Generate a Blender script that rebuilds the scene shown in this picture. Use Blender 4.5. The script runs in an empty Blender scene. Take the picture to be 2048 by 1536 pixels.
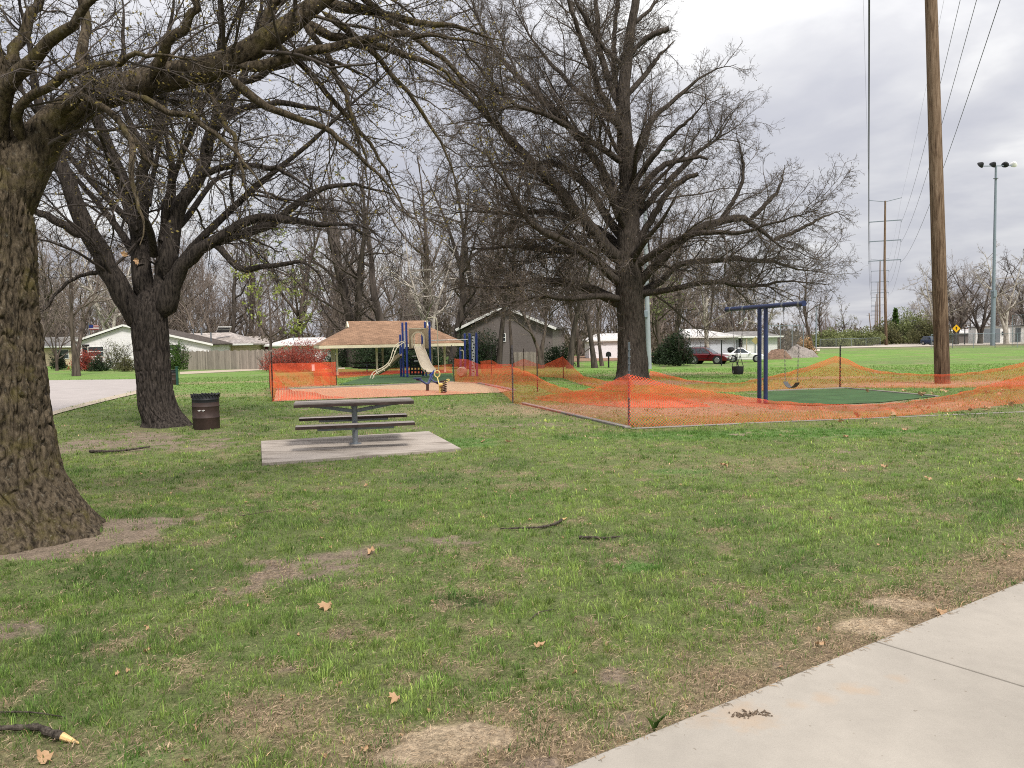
import bpy, bmesh, math, random
import numpy as np
from mathutils import Vector, Matrix
PI = math.pi
rad = math.radians
sc = bpy.context.scene
C = sc.collection
rng = np.random.default_rng(7)
random.seed(7)

# ------------------------------------------------------------------ camera
EYE = np.array([0.0, 0.0, 2.05])
FPX = 1540.0                       # focal length in photograph pixels
PITCH, ROLL = math.atan(90 / FPX), rad(1.0)
_F = np.array([0, math.cos(PITCH), -math.sin(PITCH)])
_R0 = np.array([1.0, 0, 0]); _U0 = np.array([0, math.sin(PITCH), math.cos(PITCH)])
_R = math.cos(ROLL) * _R0 - math.sin(ROLL) * _U0
_U = math.sin(ROLL) * _R0 + math.cos(ROLL) * _U0
cd = bpy.data.cameras.new('camera'); cam = bpy.data.objects.new('camera', cd); C.objects.link(cam)
cd.sensor_width = 36; cd.lens = FPX / 2048 * 36; cd.clip_start = 0.05; cd.clip_end = 9000
cam.matrix_world = Matrix(((_R[0], _U[0], -_F[0], EYE[0]), (_R[1], _U[1], -_F[1], EYE[1]),
                           (_R[2], _U[2], -_F[2], EYE[2]), (0, 0, 0, 1)))
sc.camera = cam

def sstep(a, b, x):
    t = np.clip((x - a) / (b - a), 0, 1)
    return t * t * (3 - 2 * t)
def terr(x, y):                    # the park falls away gently beyond the near lawn
    return -0.55 * sstep(22, 65, np.asarray(y, float))
def ray(px, py):
    return _F + (px - 1024) / FPX * _R - (py - 768) / FPX * _U
def at(px, py, d):                 # a place seen in that direction, d metres ahead
    v = ray(px, py); return EYE + v * (d / v[1])
def gnd(px, py):                   # the same on the ground
    v = ray(px, py); z = 0.0
    for _ in range(25):
        p = EYE + v * ((z - EYE[2]) / min(v[2], -0.004)); z = float(terr(p[0], p[1]))
    return np.array([p[0], p[1], z])
def gx(px, d):                     # ground at that bearing, d metres ahead
    p = at(px, 700, d); return np.array([p[0], d, float(terr(0, d))])
def ppm(d): return FPX / d

# ------------------------------------------------------------------ noise
def _hash(ix, iy, iz, s):
    h = (ix.astype(np.int64) * 374761393 + iy.astype(np.int64) * 668265263 + iz.astype(np.int64) * 2147483647 + s * 974634777) & 0xffffffff
    h = ((h ^ (h >> 13)) * 1274126177) & 0xffffffff
    h = h ^ (h >> 16)
    return (h & 0xffff) / 65535.0
def noise3(x, y, z, s=0):
    x, y, z = np.broadcast_arrays(np.asarray(x, float), np.asarray(y, float), np.asarray(z, float))
    ix, iy, iz = np.floor(x), np.floor(y), np.floor(z)
    fx, fy, fz = x - ix, y - iy, z - iz
    fx, fy, fz = fx * fx * (3 - 2 * fx), fy * fy * (3 - 2 * fy), fz * fz * (3 - 2 * fz)
    r = 0
    for a in (0, 1):
        for b in (0, 1):
            for c in (0, 1):
                w = (fx if a else 1 - fx) * (fy if b else 1 - fy) * (fz if c else 1 - fz)
                r = r + w * _hash(ix + a, iy + b, iz + c, s)
    return r
def fbm(x, y, s=0, o=4):
    r, a, t = 0, 1.0, 0
    for k in range(o):
        r = r + a * noise3(x * 2 ** k + 17.3 * k, y * 2 ** k - 9.1 * k, 0.5, s + k); t += a; a *= .55
    return r / t

# ------------------------------------------------------------------ objects
def tag(o, label=None, cat=None, group=None, kind=None):
    if label: o['label'] = label
    if cat: o['category'] = cat
    if group: o['group'] = group
    if kind: o['kind'] = kind
    return o
def thing(name, label, cat, loc=(0, 0, 0), rz=0, group=None):
    o = bpy.data.objects.new(name, None); C.objects.link(o)
    o.empty_display_size = .2
    o.location = [float(v) for v in loc]; o.rotation_euler = (0, 0, rz)
    return tag(o, label, cat, group)
def mesh_np(name, V, quads=None, tris=None, smooth=True):
    me = bpy.data.meshes.new(name)
    V = np.ascontiguousarray(V, np.float32)
    q = np.zeros((0, 4), np.int32) if quads is None else np.asarray(quads, np.int32).reshape(-1, 4)
    t = np.zeros((0, 3), np.int32) if tris is None else np.asarray(tris, np.int32).reshape(-1, 3)
    me.vertices.add(len(V)); me.vertices.foreach_set('co', V.ravel())
    li = np.concatenate([q.ravel(), t.ravel()]).astype(np.int32)
    me.loops.add(len(li)); me.loops.foreach_set('vertex_index', li)
    ls = np.concatenate([np.arange(len(q)) * 4, len(q) * 4 + np.arange(len(t)) * 3]).astype(np.int32)
    me.polygons.add(len(ls)); me.polygons.foreach_set('loop_start', ls)
    me.polygons.foreach_set('use_smooth', np.full(len(ls), smooth, bool))
    me.update(calc_edges=True)
    return me
def link(name, me, mat=None, parent=None, world=True):
    o = bpy.data.objects.new(name, me); C.objects.link(o)
    if mat is not None:
        if not len(me.materials): me.materials.append(mat)
    if parent is not None:
        o.parent = parent
        if world:
            off = np.array(parent.location, np.float32)
            n = len(me.vertices); co = np.empty(n * 3, np.float32); me.vertices.foreach_get('co', co)
            co = (co.reshape(-1, 3) - off); me.vertices.foreach_set('co', co.ravel()); me.update()
    return o
def copy_tree(o, parent=None, loc=None, rz=None, scale=None, label=None, group=None):
    c = o.copy(); C.objects.link(c)
    if parent is not None: c.parent = parent
    if loc is not None: c.location = [float(v) for v in loc]
    if rz is not None: c.rotation_euler = (0, 0, rz)
    if scale is not None: c.scale = scale if hasattr(scale, '__len__') else (scale,) * 3
    if label: c['label'] = label
    if group: c['group'] = group
    for ch in list(o.children): copy_tree(ch, c)
    return c

class MB:
    """collects shapes, then links them as one mesh object"""
    def __init__(s): s.v = []; s.f = []
    def add(s, vs, fs):
        n = len(s.v); s.v += [tuple(map(float, p)) for p in vs]; s.f += [tuple(i + n for i in f) for f in fs]; return s
    def box(s, c, size, rz=0, taper=1.0):
        hx, hy, hz = [k / 2 for k in size]; cs, sn = math.cos(rz), math.sin(rz); vs = []
        for z in (-hz, hz):
            t = taper if z > 0 else 1
            for x, y in ((-hx, -hy), (hx, -hy), (hx, hy), (-hx, hy)):
                x, y = x * t, y * t
                vs.append((c[0] + x * cs - y * sn, c[1] + x * sn + y * cs, c[2] + z))
        return s.add(vs, [(3, 2, 1, 0), (4, 5, 6, 7), (0, 1, 5, 4), (1, 2, 6, 5), (2, 3, 7, 6), (3, 0, 4, 7)])
    def bar(s, a, b, w, h, up=(0, 0, 1)):
        a = Vector(a); b = Vector(b); d = (b - a).normalized(); u = Vector(up)
        x = d.cross(u)
        if x.length < 1e-4: x = d.cross(Vector((0, 1, 0)))
        x.normalize(); y = x.cross(d); vs = []
        for p in (a, b):
            for i, j in ((-1, -1), (1, -1), (1, 1), (-1, 1)): vs.append(p + x * (w / 2 * i) + y * (h / 2 * j))
        return s.add(vs, [(3, 2, 1, 0), (4, 5, 6, 7), (0, 1, 5, 4), (1, 2, 6, 5), (2, 3, 7, 6), (3, 0, 4, 7)])
    def tube(s, pts, r, n=10, cap=True):
        pts = [Vector(p) for p in pts]; k = len(pts)
        rs = r if hasattr(r, '__len__') else [r] * k
        x = None; vs = []
        for i, p in enumerate(pts):
            d = (pts[min(i + 1, k - 1)] - pts[max(i - 1, 0)]).normalized()
            if x is None:
                x = d.cross(Vector((0, 0, 1)))
                if x.length < .05: x = d.cross(Vector((0, 1, 0)))
            x = (x - d * x.dot(d)).normalized(); y = d.cross(x)
            for j in range(n):
                a = 2 * PI * j / n; vs.append(p + (x * math.cos(a) + y * math.sin(a)) * rs[i])
        fs = [(i * n + j, i * n + (j + 1) % n, (i + 1) * n + (j + 1) % n, (i + 1) * n + j) for i in range(k - 1) for j in range(n)]
        if cap: fs += [tuple(range(n))[::-1], tuple((k - 1) * n + j for j in range(n))]
        return s.add(vs, fs)
    def lathe(s, c, prof, n=24):
        vs = []; k = len(prof)
        for r, z in prof:
            for j in range(n):
                a = 2 * PI * j / n; vs.append((c[0] + r * math.cos(a), c[1] + r * math.sin(a), c[2] + z))
        fs = [(i * n + j, i * n + (j + 1) % n, (i + 1) * n + (j + 1) % n, (i + 1) * n + j) for i in range(k - 1) for j in range(n)]
        return s.add(vs, fs)
    def prism(s, poly, a, b, axis=1):
        """poly in the plane across axis, swept from a to b along axis"""
        n = len(poly); vs = []
        for t in (a, b):
            for u, w in poly:
                p = [0, 0, 0]; o = [i for i in range(3) if i != axis]; p[axis] = t; p[o[0]] = u; p[o[1]] = w; vs.append(p)
        fs = [tuple(range(n)), tuple(range(2 * n - 1, n - 1, -1))] + [(i, n + i, n + (i + 1) % n, (i + 1) % n) for i in range(n)]
        return s.add(vs, fs)
    def build(s, name, mat, parent=None, world=True, smooth=False, bevel=0):
        me = bpy.data.meshes.new(name); me.from_pydata(s.v, [], s.f); me.update()
        bm = bmesh.new(); bm.from_mesh(me); bmesh.ops.recalc_face_normals(bm, faces=bm.faces); bm.to_mesh(me); bm.free()
        if smooth:
            me.polygons.foreach_set('use_smooth', [True] * len(me.polygons))
            me.set_sharp_from_angle(angle=rad(38))
        o = link(name, me, mat, parent, world)
        if bevel:
            m = o.modifiers.new('bevel', 'BEVEL'); m.width = bevel; m.segments = 2; m.limit_method = 'ANGLE'
        return o

# ------------------------------------------------------------------ materials
def srgb(r, g, b):
    return tuple((c / 255 / 12.92 if c <= 10 else ((c / 255 + .055) / 1.055) ** 2.4) for c in (r, g, b)) + (1,)
class NT:
    def __init__(s, name):
        s.m = bpy.data.materials.new(name); s.m.use_nodes = True; s.t = s.m.node_tree; s.t.nodes.clear()
        s.out = s.n('ShaderNodeOutputMaterial')
    def n(s, typ, **kw):
        nd = s.t.nodes.new(typ)
        for k, v in kw.items():
            if k.startswith('i_'):
                key = k[2:]; key = int(key) if key.isdigit() else key.replace('_', ' ')
                s.set(nd.inputs[key], v)
            else: setattr(nd, k, v)
        return nd
    def set(s, sock, v):
        if isinstance(v, bpy.types.NodeSocket): s.t.links.new(v, sock)
        else: sock.default_value = v
    def coords(s, kind='Object', scale=(1, 1, 1)):
        tc = s.n('ShaderNodeTexCoord'); mp = s.n('ShaderNodeMapping'); s.t.links.new(tc.outputs[kind], mp.inputs[0])
        mp.inputs['Scale'].default_value = scale; return mp.outputs[0]
    def noise(s, vec, scale, detail=4, rough=.55, dist=0):
        nd = s.n('ShaderNodeTexNoise', i_Scale=scale, i_Detail=detail, i_Roughness=rough, i_Distortion=dist); s.t.links.new(vec, nd.inputs['Vector']); return nd.outputs['Fac']
    def ramp(s, fac, stops):
        r = s.n('ShaderNodeValToRGB'); s.t.links.new(fac, r.inputs[0]); e = r.color_ramp.elements
        while len(e) < len(stops): e.new(.5)
        for k, (p, c) in enumerate(stops): e[k].position = p; e[k].color = c if len(c) == 4 else tuple(c) + (1,)
        return r.outputs[0]
    def mix(s, f, a, b, mode='MIX'):
        nd = s.n('ShaderNodeMix', data_type='RGBA', blend_type=mode)
        s.set(nd.inputs[0], f); s.set(nd.inputs[6], a); s.set(nd.inputs[7], b); return nd.outputs[2]
    def math(s, op, a, b=0.0, c=0.0):
        nd = s.n('ShaderNodeMath', operation=op); s.set(nd.inputs[0], a); s.set(nd.inputs[1], b); s.set(nd.inputs[2], c); return nd.outputs[0]
    def bump(s, h, strength=.5, dist=.02):
        return s.n('ShaderNodeBump', i_Height=h, i_Strength=strength, i_Distance=dist).outputs[0]
    def bsdf(s, col, rough=.8, normal=None, metal=0, spec=.3):
        b = s.n('ShaderNodeBsdfPrincipled'); s.set(b.inputs['Base Color'], col); s.set(b.inputs['Roughness'], rough)
        b.inputs['Metallic'].default_value = metal; b.inputs['Specular IOR Level'].default_value = spec
        if normal is not None: s.t.links.new(normal, b.inputs['Normal'])
        return b.outputs[0]
    def done(s, sh):
        s.t.links.new(sh, s.out.inputs[0]); return s.m
def c4(c): return tuple(c) if len(c) == 4 else tuple(c) + (1,)
def simple(name, col, rough=.7, var=.25, scale=8, bump=.15, metal=0, spec=.3, stretch=(1, 1, 1), dist=.01):
    """a surface of one colour with its own mottling and fine relief"""
    n = NT(name); v = n.coords('Object', stretch); f = n.noise(v, scale, 5, .6)
    col = c4(col); lo = tuple(c * (1 - var) for c in col[:3]) + (1,); hi = tuple(min(1, c * (1 + var)) for c in col[:3]) + (1,)
    cc = n.ramp(f, [(.3, lo), (.7, hi)])
    return n.done(n.bsdf(cc, rough, n.bump(n.noise(v, scale * 5, 3), bump, dist), metal, spec))
def bark(name, dark, light, lichen=None, scale=6, stretch=(1, 1, .22), lf=(.58, .68), bump=.8):
    n = NT(name); v = n.coords('Object', stretch); w = n.coords('Object')
    f = n.noise(v, scale * 2, 6, .65, .4)
    cc = n.ramp(f, [(.36, c4(dark)), (.62, c4(light))])
    if lichen:
        l = n.ramp(n.noise(w, 3.2, 6, .7), [(lf[0], (0, 0, 0, 1)), (lf[1], (1, 1, 1, 1))])
        cc = n.mix(n.math('MULTIPLY', l, .75), cc, c4(lichen))
        g = n.ramp(n.noise(w, 26, 4, .7), [(.60, (0, 0, 0, 1)), (.68, (1, 1, 1, 1))]); cc = n.mix(n.math('MULTIPLY', g, .38), cc, (.22, .21, .17, 1))     # grey crust lichen
    return n.done(n.bsdf(cc, .95, n.bump(f, bump, .03), 0, .1))
def leafy(name, a, b, trans=.35):
    """leaves: colour varies from leaf clump to leaf clump"""
    n = NT(name); v = n.coords('Object'); f = n.noise(v, 2.1, 5, .7)
    g = n.n('ShaderNodeNewGeometry').outputs['Random Per Island']
    cc = n.ramp(n.math('ADD', n.math('MULTIPLY', f, .55), n.math('MULTIPLY', g, .45)), [(.25, c4(a)), (.75, c4(b))])
    d = n.bsdf(cc, .6, None, 0, .25); t = n.n('ShaderNodeBsdfTranslucent'); n.set(t.inputs[0], cc)
    m = n.n('ShaderNodeMixShader'); m.inputs[0].default_value = trans
    n.t.links.new(d, m.inputs[1]); n.t.links.new(t.outputs[0], m.inputs[2]); return n.done(m.outputs[0])
def attr_mat(name, amp=.35, scale=40, rough=.9, bump=.5, trans=0.0, dist=.02):
    """ground and grass: colour stored per place, broken up by fine grain"""
    n = NT(name); a = n.n('ShaderNodeAttribute', attribute_name='col').outputs['Color']
    v = n.coords('Object'); f = n.noise(v, scale, 6, .7); f2 = n.noise(v, scale * .13, 5, .6)
    k = n.math('MULTIPLY', n.math('MULTIPLY_ADD', f, 2.6 * amp, 1 - 1.3 * amp), n.math('MULTIPLY_ADD', f2, 1.2 * amp, 1 - .6 * amp)); k = n.math('MAXIMUM', k, .12)
    kk = n.n('ShaderNodeCombineColor'); [n.set(kk.inputs[i], k) for i in range(3)]
    cc = n.mix(1.0, a, kk.outputs[0], 'MULTIPLY')
    d = n.bsdf(cc, rough, n.bump(f, bump, dist) if bump else None, 0, .15)
    if trans:
        t = n.n('ShaderNodeBsdfTranslucent'); n.set(t.inputs[0], cc); m = n.n('ShaderNodeMixShader'); m.inputs[0].default_value = trans
        n.t.links.new(d, m.inputs[1]); n.t.links.new(t.outputs[0], m.inputs[2]); return n.done(m.outputs[0])
    return n.done(d)
def siding(name, col, pitch=.2, rough=.6, var=.08):
    n = NT(name); v = n.coords('Object'); z = n.n('ShaderNodeSeparateXYZ'); n.t.links.new(v, z.inputs[0])
    s = n.math('FRACT', n.math('DIVIDE', z.outputs[2], pitch))
    f = n.noise(v, 1.5, 5); col = c4(col)
    cc = n.ramp(f, [(.3, tuple(c * (1 - var) for c in col[:3])), (.7, col)])
    edge = n.math('LESS_THAN', s, .1)
    cc = n.mix(n.math('MULTIPLY', edge, .45), cc, (col[0] * .3, col[1] * .3, col[2] * .3, 1))
    return n.done(n.bsdf(cc, rough, n.bump(s, .5, .02), 0, .2))
def shingle(name, col, row=.16, var=.35):
    n = NT(name); v = n.coords('UV'); b = n.n('ShaderNodeTexBrick', offset=.5)
    n.t.links.new(v, b.inputs[0]); b.inputs['Scale'].default_value = 1.0
    b.inputs['Brick Width'].default_value = .33; b.inputs['Row Height'].default_value = row; b.inputs['Mortar Size'].default_value = .012
    col = c4(col)
    b.inputs['Color1'].default_value = tuple(c * (1 - var) for c in col[:3]) + (1,); b.inputs['Color2'].default_value = tuple(min(1, c * (1 + var)) for c in col[:3]) + (1,)
    b.inputs['Mortar'].default_value = tuple(c * .45 for c in col[:3]) + (1,)
    st = n.ramp(n.noise(n.coords('Object', (1, 1, 1)), .8, 5, .65), [(.3, (.78, .76, .74, 1)), (.7, (1.1, 1.1, 1.1, 1))])
    return n.done(n.bsdf(n.mix(1.0, b.outputs[0], st, 'MULTIPLY'), .9, n.bump(b.outputs[1], -.3, .01), 0, .15))
def net_mat(name, col, cell=.05, w=.24, diamond=False):
    n = NT(name); v = n.coords('UV'); s = n.n('ShaderNodeSeparateXYZ'); n.t.links.new(v, s.inputs[0]); u, t = s.outputs[0], s.outputs[1]
    if diamond: u, t = n.math('ADD', u, t), n.math('SUBTRACT', u, t)
    a = n.math('LESS_THAN', n.math('FRACT', n.math('DIVIDE', u, cell)), w)
    b = n.math('LESS_THAN', n.math('FRACT', n.math('DIVIDE', t, cell)), w)
    m = n.math('MAXIMUM', a, b)
    f = n.noise(n.coords('UV'), 2.5, 4); col = c4(col)
    cc = n.ramp(f, [(.3, tuple(c * .85 for c in col[:3])), (.7, col)])
    d = n.bsdf(cc, .6, None, 0, .1); tl = n.n('ShaderNodeBsdfTranslucent'); n.set(tl.inputs[0], cc)
    mx = n.n('ShaderNodeMixShader'); mx.inputs[0].default_value = .35; n.t.links.new(d, mx.inputs[1]); n.t.links.new(tl.outputs[0], mx.inputs[2])
    tr = n.n('ShaderNodeBsdfTransparent'); mm = n.n('ShaderNodeMixShader'); n.t.links.new(m, mm.inputs[0])
    n.t.links.new(tr.outputs[0], mm.inputs[1]); n.t.links.new(mx.outputs[0], mm.inputs[2]); return n.done(mm.outputs[0])
def glass_mat(name, col=(.02, .025, .03)):
    n = NT(name); f = n.noise(n.coords('Object'), 1.3, 3); c = c4(col)
    return n.done(n.bsdf(n.ramp(f, [(.3, c), (.7, tuple(k * 2.2 for k in c[:3]))]), .08, None, 0, .6))

M = {}
M['concrete'] = None
def concrete(name, col, spots=.25, grain=60):
    n = NT(name); v = n.coords('Object'); f = n.noise(v, .9, 6, .65); g = n.noise(v, grain, 5, .7); p = n.noise(v, 7, 4, .6)
    col = c4(col)
    cc = n.ramp(f, [(.25, tuple(c * (1 - spots) for c in col[:3])), (.75, tuple(min(1, c * 1.08) for c in col[:3]))])
    k = n.math('MULTIPLY_ADD', n.math('ADD', g, p), .22, .78); kk = n.n('ShaderNodeCombineColor'); [n.set(kk.inputs[i], k) for i in range(3)]
    sp = n.ramp(n.noise(v, 23, 3, .5), [(.70, (1, 1, 1, 1)), (.76, (.62, .58, .53, 1))])
    return n, n.mix(1.0, n.mix(1.0, cc, kk.outputs[0], 'MULTIPLY'), sp, 'MULTIPLY'), n.bump(g, .35, .004)
n, c, b = concrete('concrete_slab', (.345, .30, .255)); v_ = n.coords('Object', (.9, 3.2, 1)); st_ = n.ramp(n.noise(v_, 1.1, 6, .6), [(.50, (1, 1, 1, 1)), (.66, (.52, .50, .48, 1))]); c = n.mix(1.0, c, st_, 'MULTIPLY'); M['slab'] = n.done(n.bsdf(c, .9, b, 0, .2))
n, c, b = concrete('concrete_kerb', (.23, .205, .18)); M['kerb'] = n.done(n.bsdf(c, .9, b, 0, .2))
n, c, b = concrete('road_concrete', (.325, .29, .268), .15); M['road'] = n.done(n.bsdf(c, .9, b, 0, .2))
n, c, b = concrete('road_edge', (.36, .30, .225), .15); M['gutter'] = n.done(n.bsdf(c, .9, b, 0, .2))
M['dirtroad'] = simple('far_road', (.40, .35, .29), .95, .15, .6)
M['blue'] = simple('blue_paint', (.012, .035, .20), .38, .2, 3, .05, 0, .5)
M['navy'] = simple('navy_paint', (.012, .022, .075), .42, .25, 3, .08, 0, .5)
M['tan_plastic'] = simple('tan_plastic', (.56, .46, .32), .4, .08, 3, .05, 0, .4)
M['tan_dark'] = simple('tan_panel', (.36, .28, .18), .5, .1, 3, .05)
M['cream'] = simple('cream_paint', (.60, .53, .38), .5, .12, 4, .05)
M['white'] = simple('white_paint', (.70, .69, .66), .5, .08, 3, .05)
M['black'] = simple('black_rubber', (.012, .012, .013), .6, .3, 6, .1)
M['steel'] = simple('galvanised_steel', (.20, .22, .24), .45, .2, 5, .05, .6)
M['greypole'] = simple('grey_pole', (.20, .24, .27), .5, .12, 3, .05, .2)
M['rustpost'] = simple('rusty_post', (.05, .028, .022), .8, .4, 9, .1)
M['stakepost'] = simple('steel_stake', (.055, .05, .052), .7, .4, 9, .1)
M['chain'] = simple('chain', (.14, .13, .12), .5, .3, 20, .1, .6)
M['yellow'] = simple('yellow_paint', (.60, .47, .16), .5, .15, 5, .05)
M['drum'] = simple('drum_brown', (.042, .026, .022), .6, .35, 4, .1)
M['drumtop'] = simple('drum_black', (.014, .015, .017), .5, .3, 4, .1)
M['greenpost'] = simple('green_post', (.015, .06, .045), .5, .2, 5, .05)
M['net'] = net_mat('orange_net', (.95, .145, .065), .055, .28)
M['netd'] = net_mat('orange_net_diamond', (.95, .15, .065), .075, .155, True)
M['netflat'] = net_mat('orange_net_fallen', (.85, .17, .08), .06, .10)
M['chainlink'] = net_mat('chain_link', (.18, .19, .19), .07, .09, True)
M['turf'] = simple('green_safety_turf', (.036, .078, .024), .95, .25, 1.2, .4)
M['gravel'] = simple('pea_gravel', (.40, .265, .16), .95, .3, 14, .9, dist=.03)
M['dark_evergreen'] = leafy('evergreen_leaf', (.012, .022, .010), (.045, .075, .03))
M['bush_green'] = leafy('green_leaf', (.03, .07, .012), (.11, .19, .04))
M['bush_red'] = leafy('red_leaf', (.16, .035, .025), (.45, .085, .055))
M['bush_olive'] = leafy('olive_leaf', (.07, .075, .03), (.19, .18, .08))
M['spring'] = leafy('spring_leaf', (.17, .22, .04), (.36, .40, .10))
M['haze_green'] = leafy('hedge_leaf', (.13, .15, .06), (.27, .30, .12))
M['budleaf'] = leafy('bud_leaf', (.16, .12, .035), (.30, .24, .07))
M['twigbud'] = leafy('bud_brown', (.10, .07, .045), (.22, .17, .09))
M['deadleaf'] = leafy('dead_leaf', (.30, .17, .08), (.50, .33, .19), .2)
M['bark_mossy'] = bark('bark_mossy', (.018, .014, .010), (.118, .092, .062), (.088, .073, .026), 13, (1, 1, .3), lf=(.51, .66), bump=1.0)
M['bark_dark'] = bark('bark_dark', (.009, .0075, .007), (.062, .051, .043), None, 12, (1, 1, .16))
M['bark_oak'] = bark('bark_oak', (.022, .018, .015), (.082, .067, .056), (.08, .068, .038), 8, lf=(.64, .74))
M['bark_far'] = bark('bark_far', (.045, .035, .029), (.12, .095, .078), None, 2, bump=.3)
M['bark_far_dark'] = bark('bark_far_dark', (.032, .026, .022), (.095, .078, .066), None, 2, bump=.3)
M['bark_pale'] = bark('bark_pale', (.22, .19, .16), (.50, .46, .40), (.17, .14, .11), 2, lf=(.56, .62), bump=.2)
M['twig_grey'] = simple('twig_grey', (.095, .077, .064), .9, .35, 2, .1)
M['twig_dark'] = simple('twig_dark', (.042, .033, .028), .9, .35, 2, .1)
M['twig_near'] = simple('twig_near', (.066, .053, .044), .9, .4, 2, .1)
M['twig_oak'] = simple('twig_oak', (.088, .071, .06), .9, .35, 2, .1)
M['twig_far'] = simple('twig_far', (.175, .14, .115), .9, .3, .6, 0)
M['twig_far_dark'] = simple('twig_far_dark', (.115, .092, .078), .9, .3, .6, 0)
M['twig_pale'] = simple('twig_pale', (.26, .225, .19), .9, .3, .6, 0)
M['stick'] = bark('stick_bark', (.02, .016, .013), (.09, .075, .06), None, 20, bump=.5)
M['rawwood'] = simple('raw_wood', (.55, .36, .16), .8, .2, 20, .2)
M['glass'] = glass_mat('window_glass')
M['tyre'] = simple('tyre', (.012, .012, .012), .8, .2, 9, .1)
M['rim'] = simple('rim', (.35, .35, .36), .35, .1, 9, 0, .7)
M['carred'] = simple('car_red', (.10, .006, .009), .22, .05, 1, 0, .1, .6)
M['carwhite'] = simple('car_white', (.74, .73, .71), .25, .03, 1, 0, 0, .6)
M['carblue'] = simple('car_blue', (.02, .035, .08), .25, .05, 1, 0, .1, .6)
M['chrome'] = simple('chrome', (.5, .5, .5), .2, .05, 3, 0, .9)
M['lampred'] = simple('lamp_red', (.25, .01, .01), .3, .1, 3, 0)
M['lampclear'] = simple('lamp_clear', (.6, .6, .6), .15, .1, 3, 0, .3)
# weathered grey table boards and fence planks
def planks(name, col, sx=1, pitch=.14, axis=0, var=.4):
    n = NT(name); v = n.coords('Object'); s = n.n('ShaderNodeSeparateXYZ'); n.t.links.new(v, s.inputs[0])
    cell = n.math('FLOOR', n.math('DIVIDE', s.outputs[axis], pitch))
    wn = n.n('ShaderNodeTexWhiteNoise', noise_dimensions='1D'); n.t.links.new(cell, wn.inputs['W'])
    st = [1.5, 1.5, 1.5]; st[axis] = 14
    if sx == 0: st = [1.2, 22, 22]
    elif axis == 0: st = [16, 16, .9]
    f = n.noise(n.coords('Object', st), 2, 6, .7); col = c4(col)
    cc = n.ramp(n.math('ADD', n.math('MULTIPLY', f, .7), n.math('MULTIPLY', wn.outputs[0], .3)), [(.25, tuple(c * (1 - var) for c in col[:3])), (.75, tuple(c * (1 + var) for c in col[:3]))])
    return n.done(n.bsdf(cc, .9, n.bump(f, .5, .01), 0, .15))
M['tableboard'] = planks('weathered_board', (.22, .195, .175), 0, .2, 1, .75)
M['boardedge'] = simple('dark_board', (.035, .022, .018), .8, .4, 7, .2)
M['fenceplank'] = planks('fence_plank', (.26, .225, .19), 1, .15, 0, .45)
M['polewood'] = None
n = NT('pole_wood'); v = n.coords('Object', (8, 8, .5)); f = n.noise(v, 2.0, 9, .74, .6); w = n.noise(n.coords('Object', (5, 5, .5)), 1.6, 5, .6)
zz = n.n('ShaderNodeSeparateXYZ'); n.t.links.new(n.coords('Object'), zz.inputs[0])
low = n.n('ShaderNodeMapRange', i_From_Min=1.0, i_From_Max=9.0, i_To_Min=.075, i_To_Max=-.02); n.t.links.new(zz.outputs[2], low.inputs[0])
cr = n.ramp(n.math('SUBTRACT', f, low.outputs[0]), [(.30, (.028, .017, .011, 1)), (.42, (.085, .054, .034, 1)), (.52, (.175, .12, .078, 1)), (.7, (.28, .205, .145, 1))])
M['polewood'] = n.done(n.bsdf(cr, .9, n.bump(f, .8, .03), 0, .15))
# ------------------------------------------------------------------ the ground
P_ = lambda *ps: np.array([gnd(*p)[:2] for p in ps])
walk_a, walk_j, walk_b = gnd(1170, 1536)[:2], gnd(1755, 1297)[:2], gnd(2048, 1172)[:2]
wd = (walk_b - walk_a) / np.linalg.norm(walk_b - walk_a); wn = np.array([wd[1], -wd[0]])    # along / away from the lawn
slab_poly = P_((522, 887), (858, 867), (922, 902), (524, 932))
gravel_poly = P_((553, 781), (905, 764), (958, 765), (1022, 781), (1000, 786), (548, 804))
turf_poly = P_((676, 770), (735, 752), (902, 748), (910, 762), (880, 764))
mat_poly = P_((1532, 784), (1690, 778), (1870, 794), (1760, 806), (1620, 812), (1530, 808))
lot_poly = P_((-420, 766), (272, 759), (284, 770), (270, 783), (110, 823), (-420, 985))
T1, T2, T3 = gnd(8, 1092), gnd(316, 856), gnd(1268, 760)
POLE = gnd(1885, 767)
def inside(poly, x, y):
    r = np.zeros(np.shape(x), bool); k = len(poly)
    for i in range(k):
        (x1, y1), (x2, y2) = poly[i], poly[(i + 1) % k]
        c = ((y1 > y) != (y2 > y)) & (x < (x2 - x1) * (y - y1) / (y2 - y1 + 1e-12) + x1)
        r ^= c
    return r
def blob(x, y, px, py, rx, ry, s=0, soft=.5, wob=.55, rot=0.0):
    c = gnd(px, py); dx, dy = x - c[0], y - c[1]
    if rot: dx, dy = dx * math.cos(rot) + dy * math.sin(rot), -dx * math.sin(rot) + dy * math.cos(rot)
    d = np.sqrt((dx / rx) ** 2 + (dy / ry) ** 2) + (fbm(x * 1.7, y * 1.7, 40 + s, 4) - .5) * 2 * wob
    return 1 - sstep(1 - soft, 1 + soft * .3, d)
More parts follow.
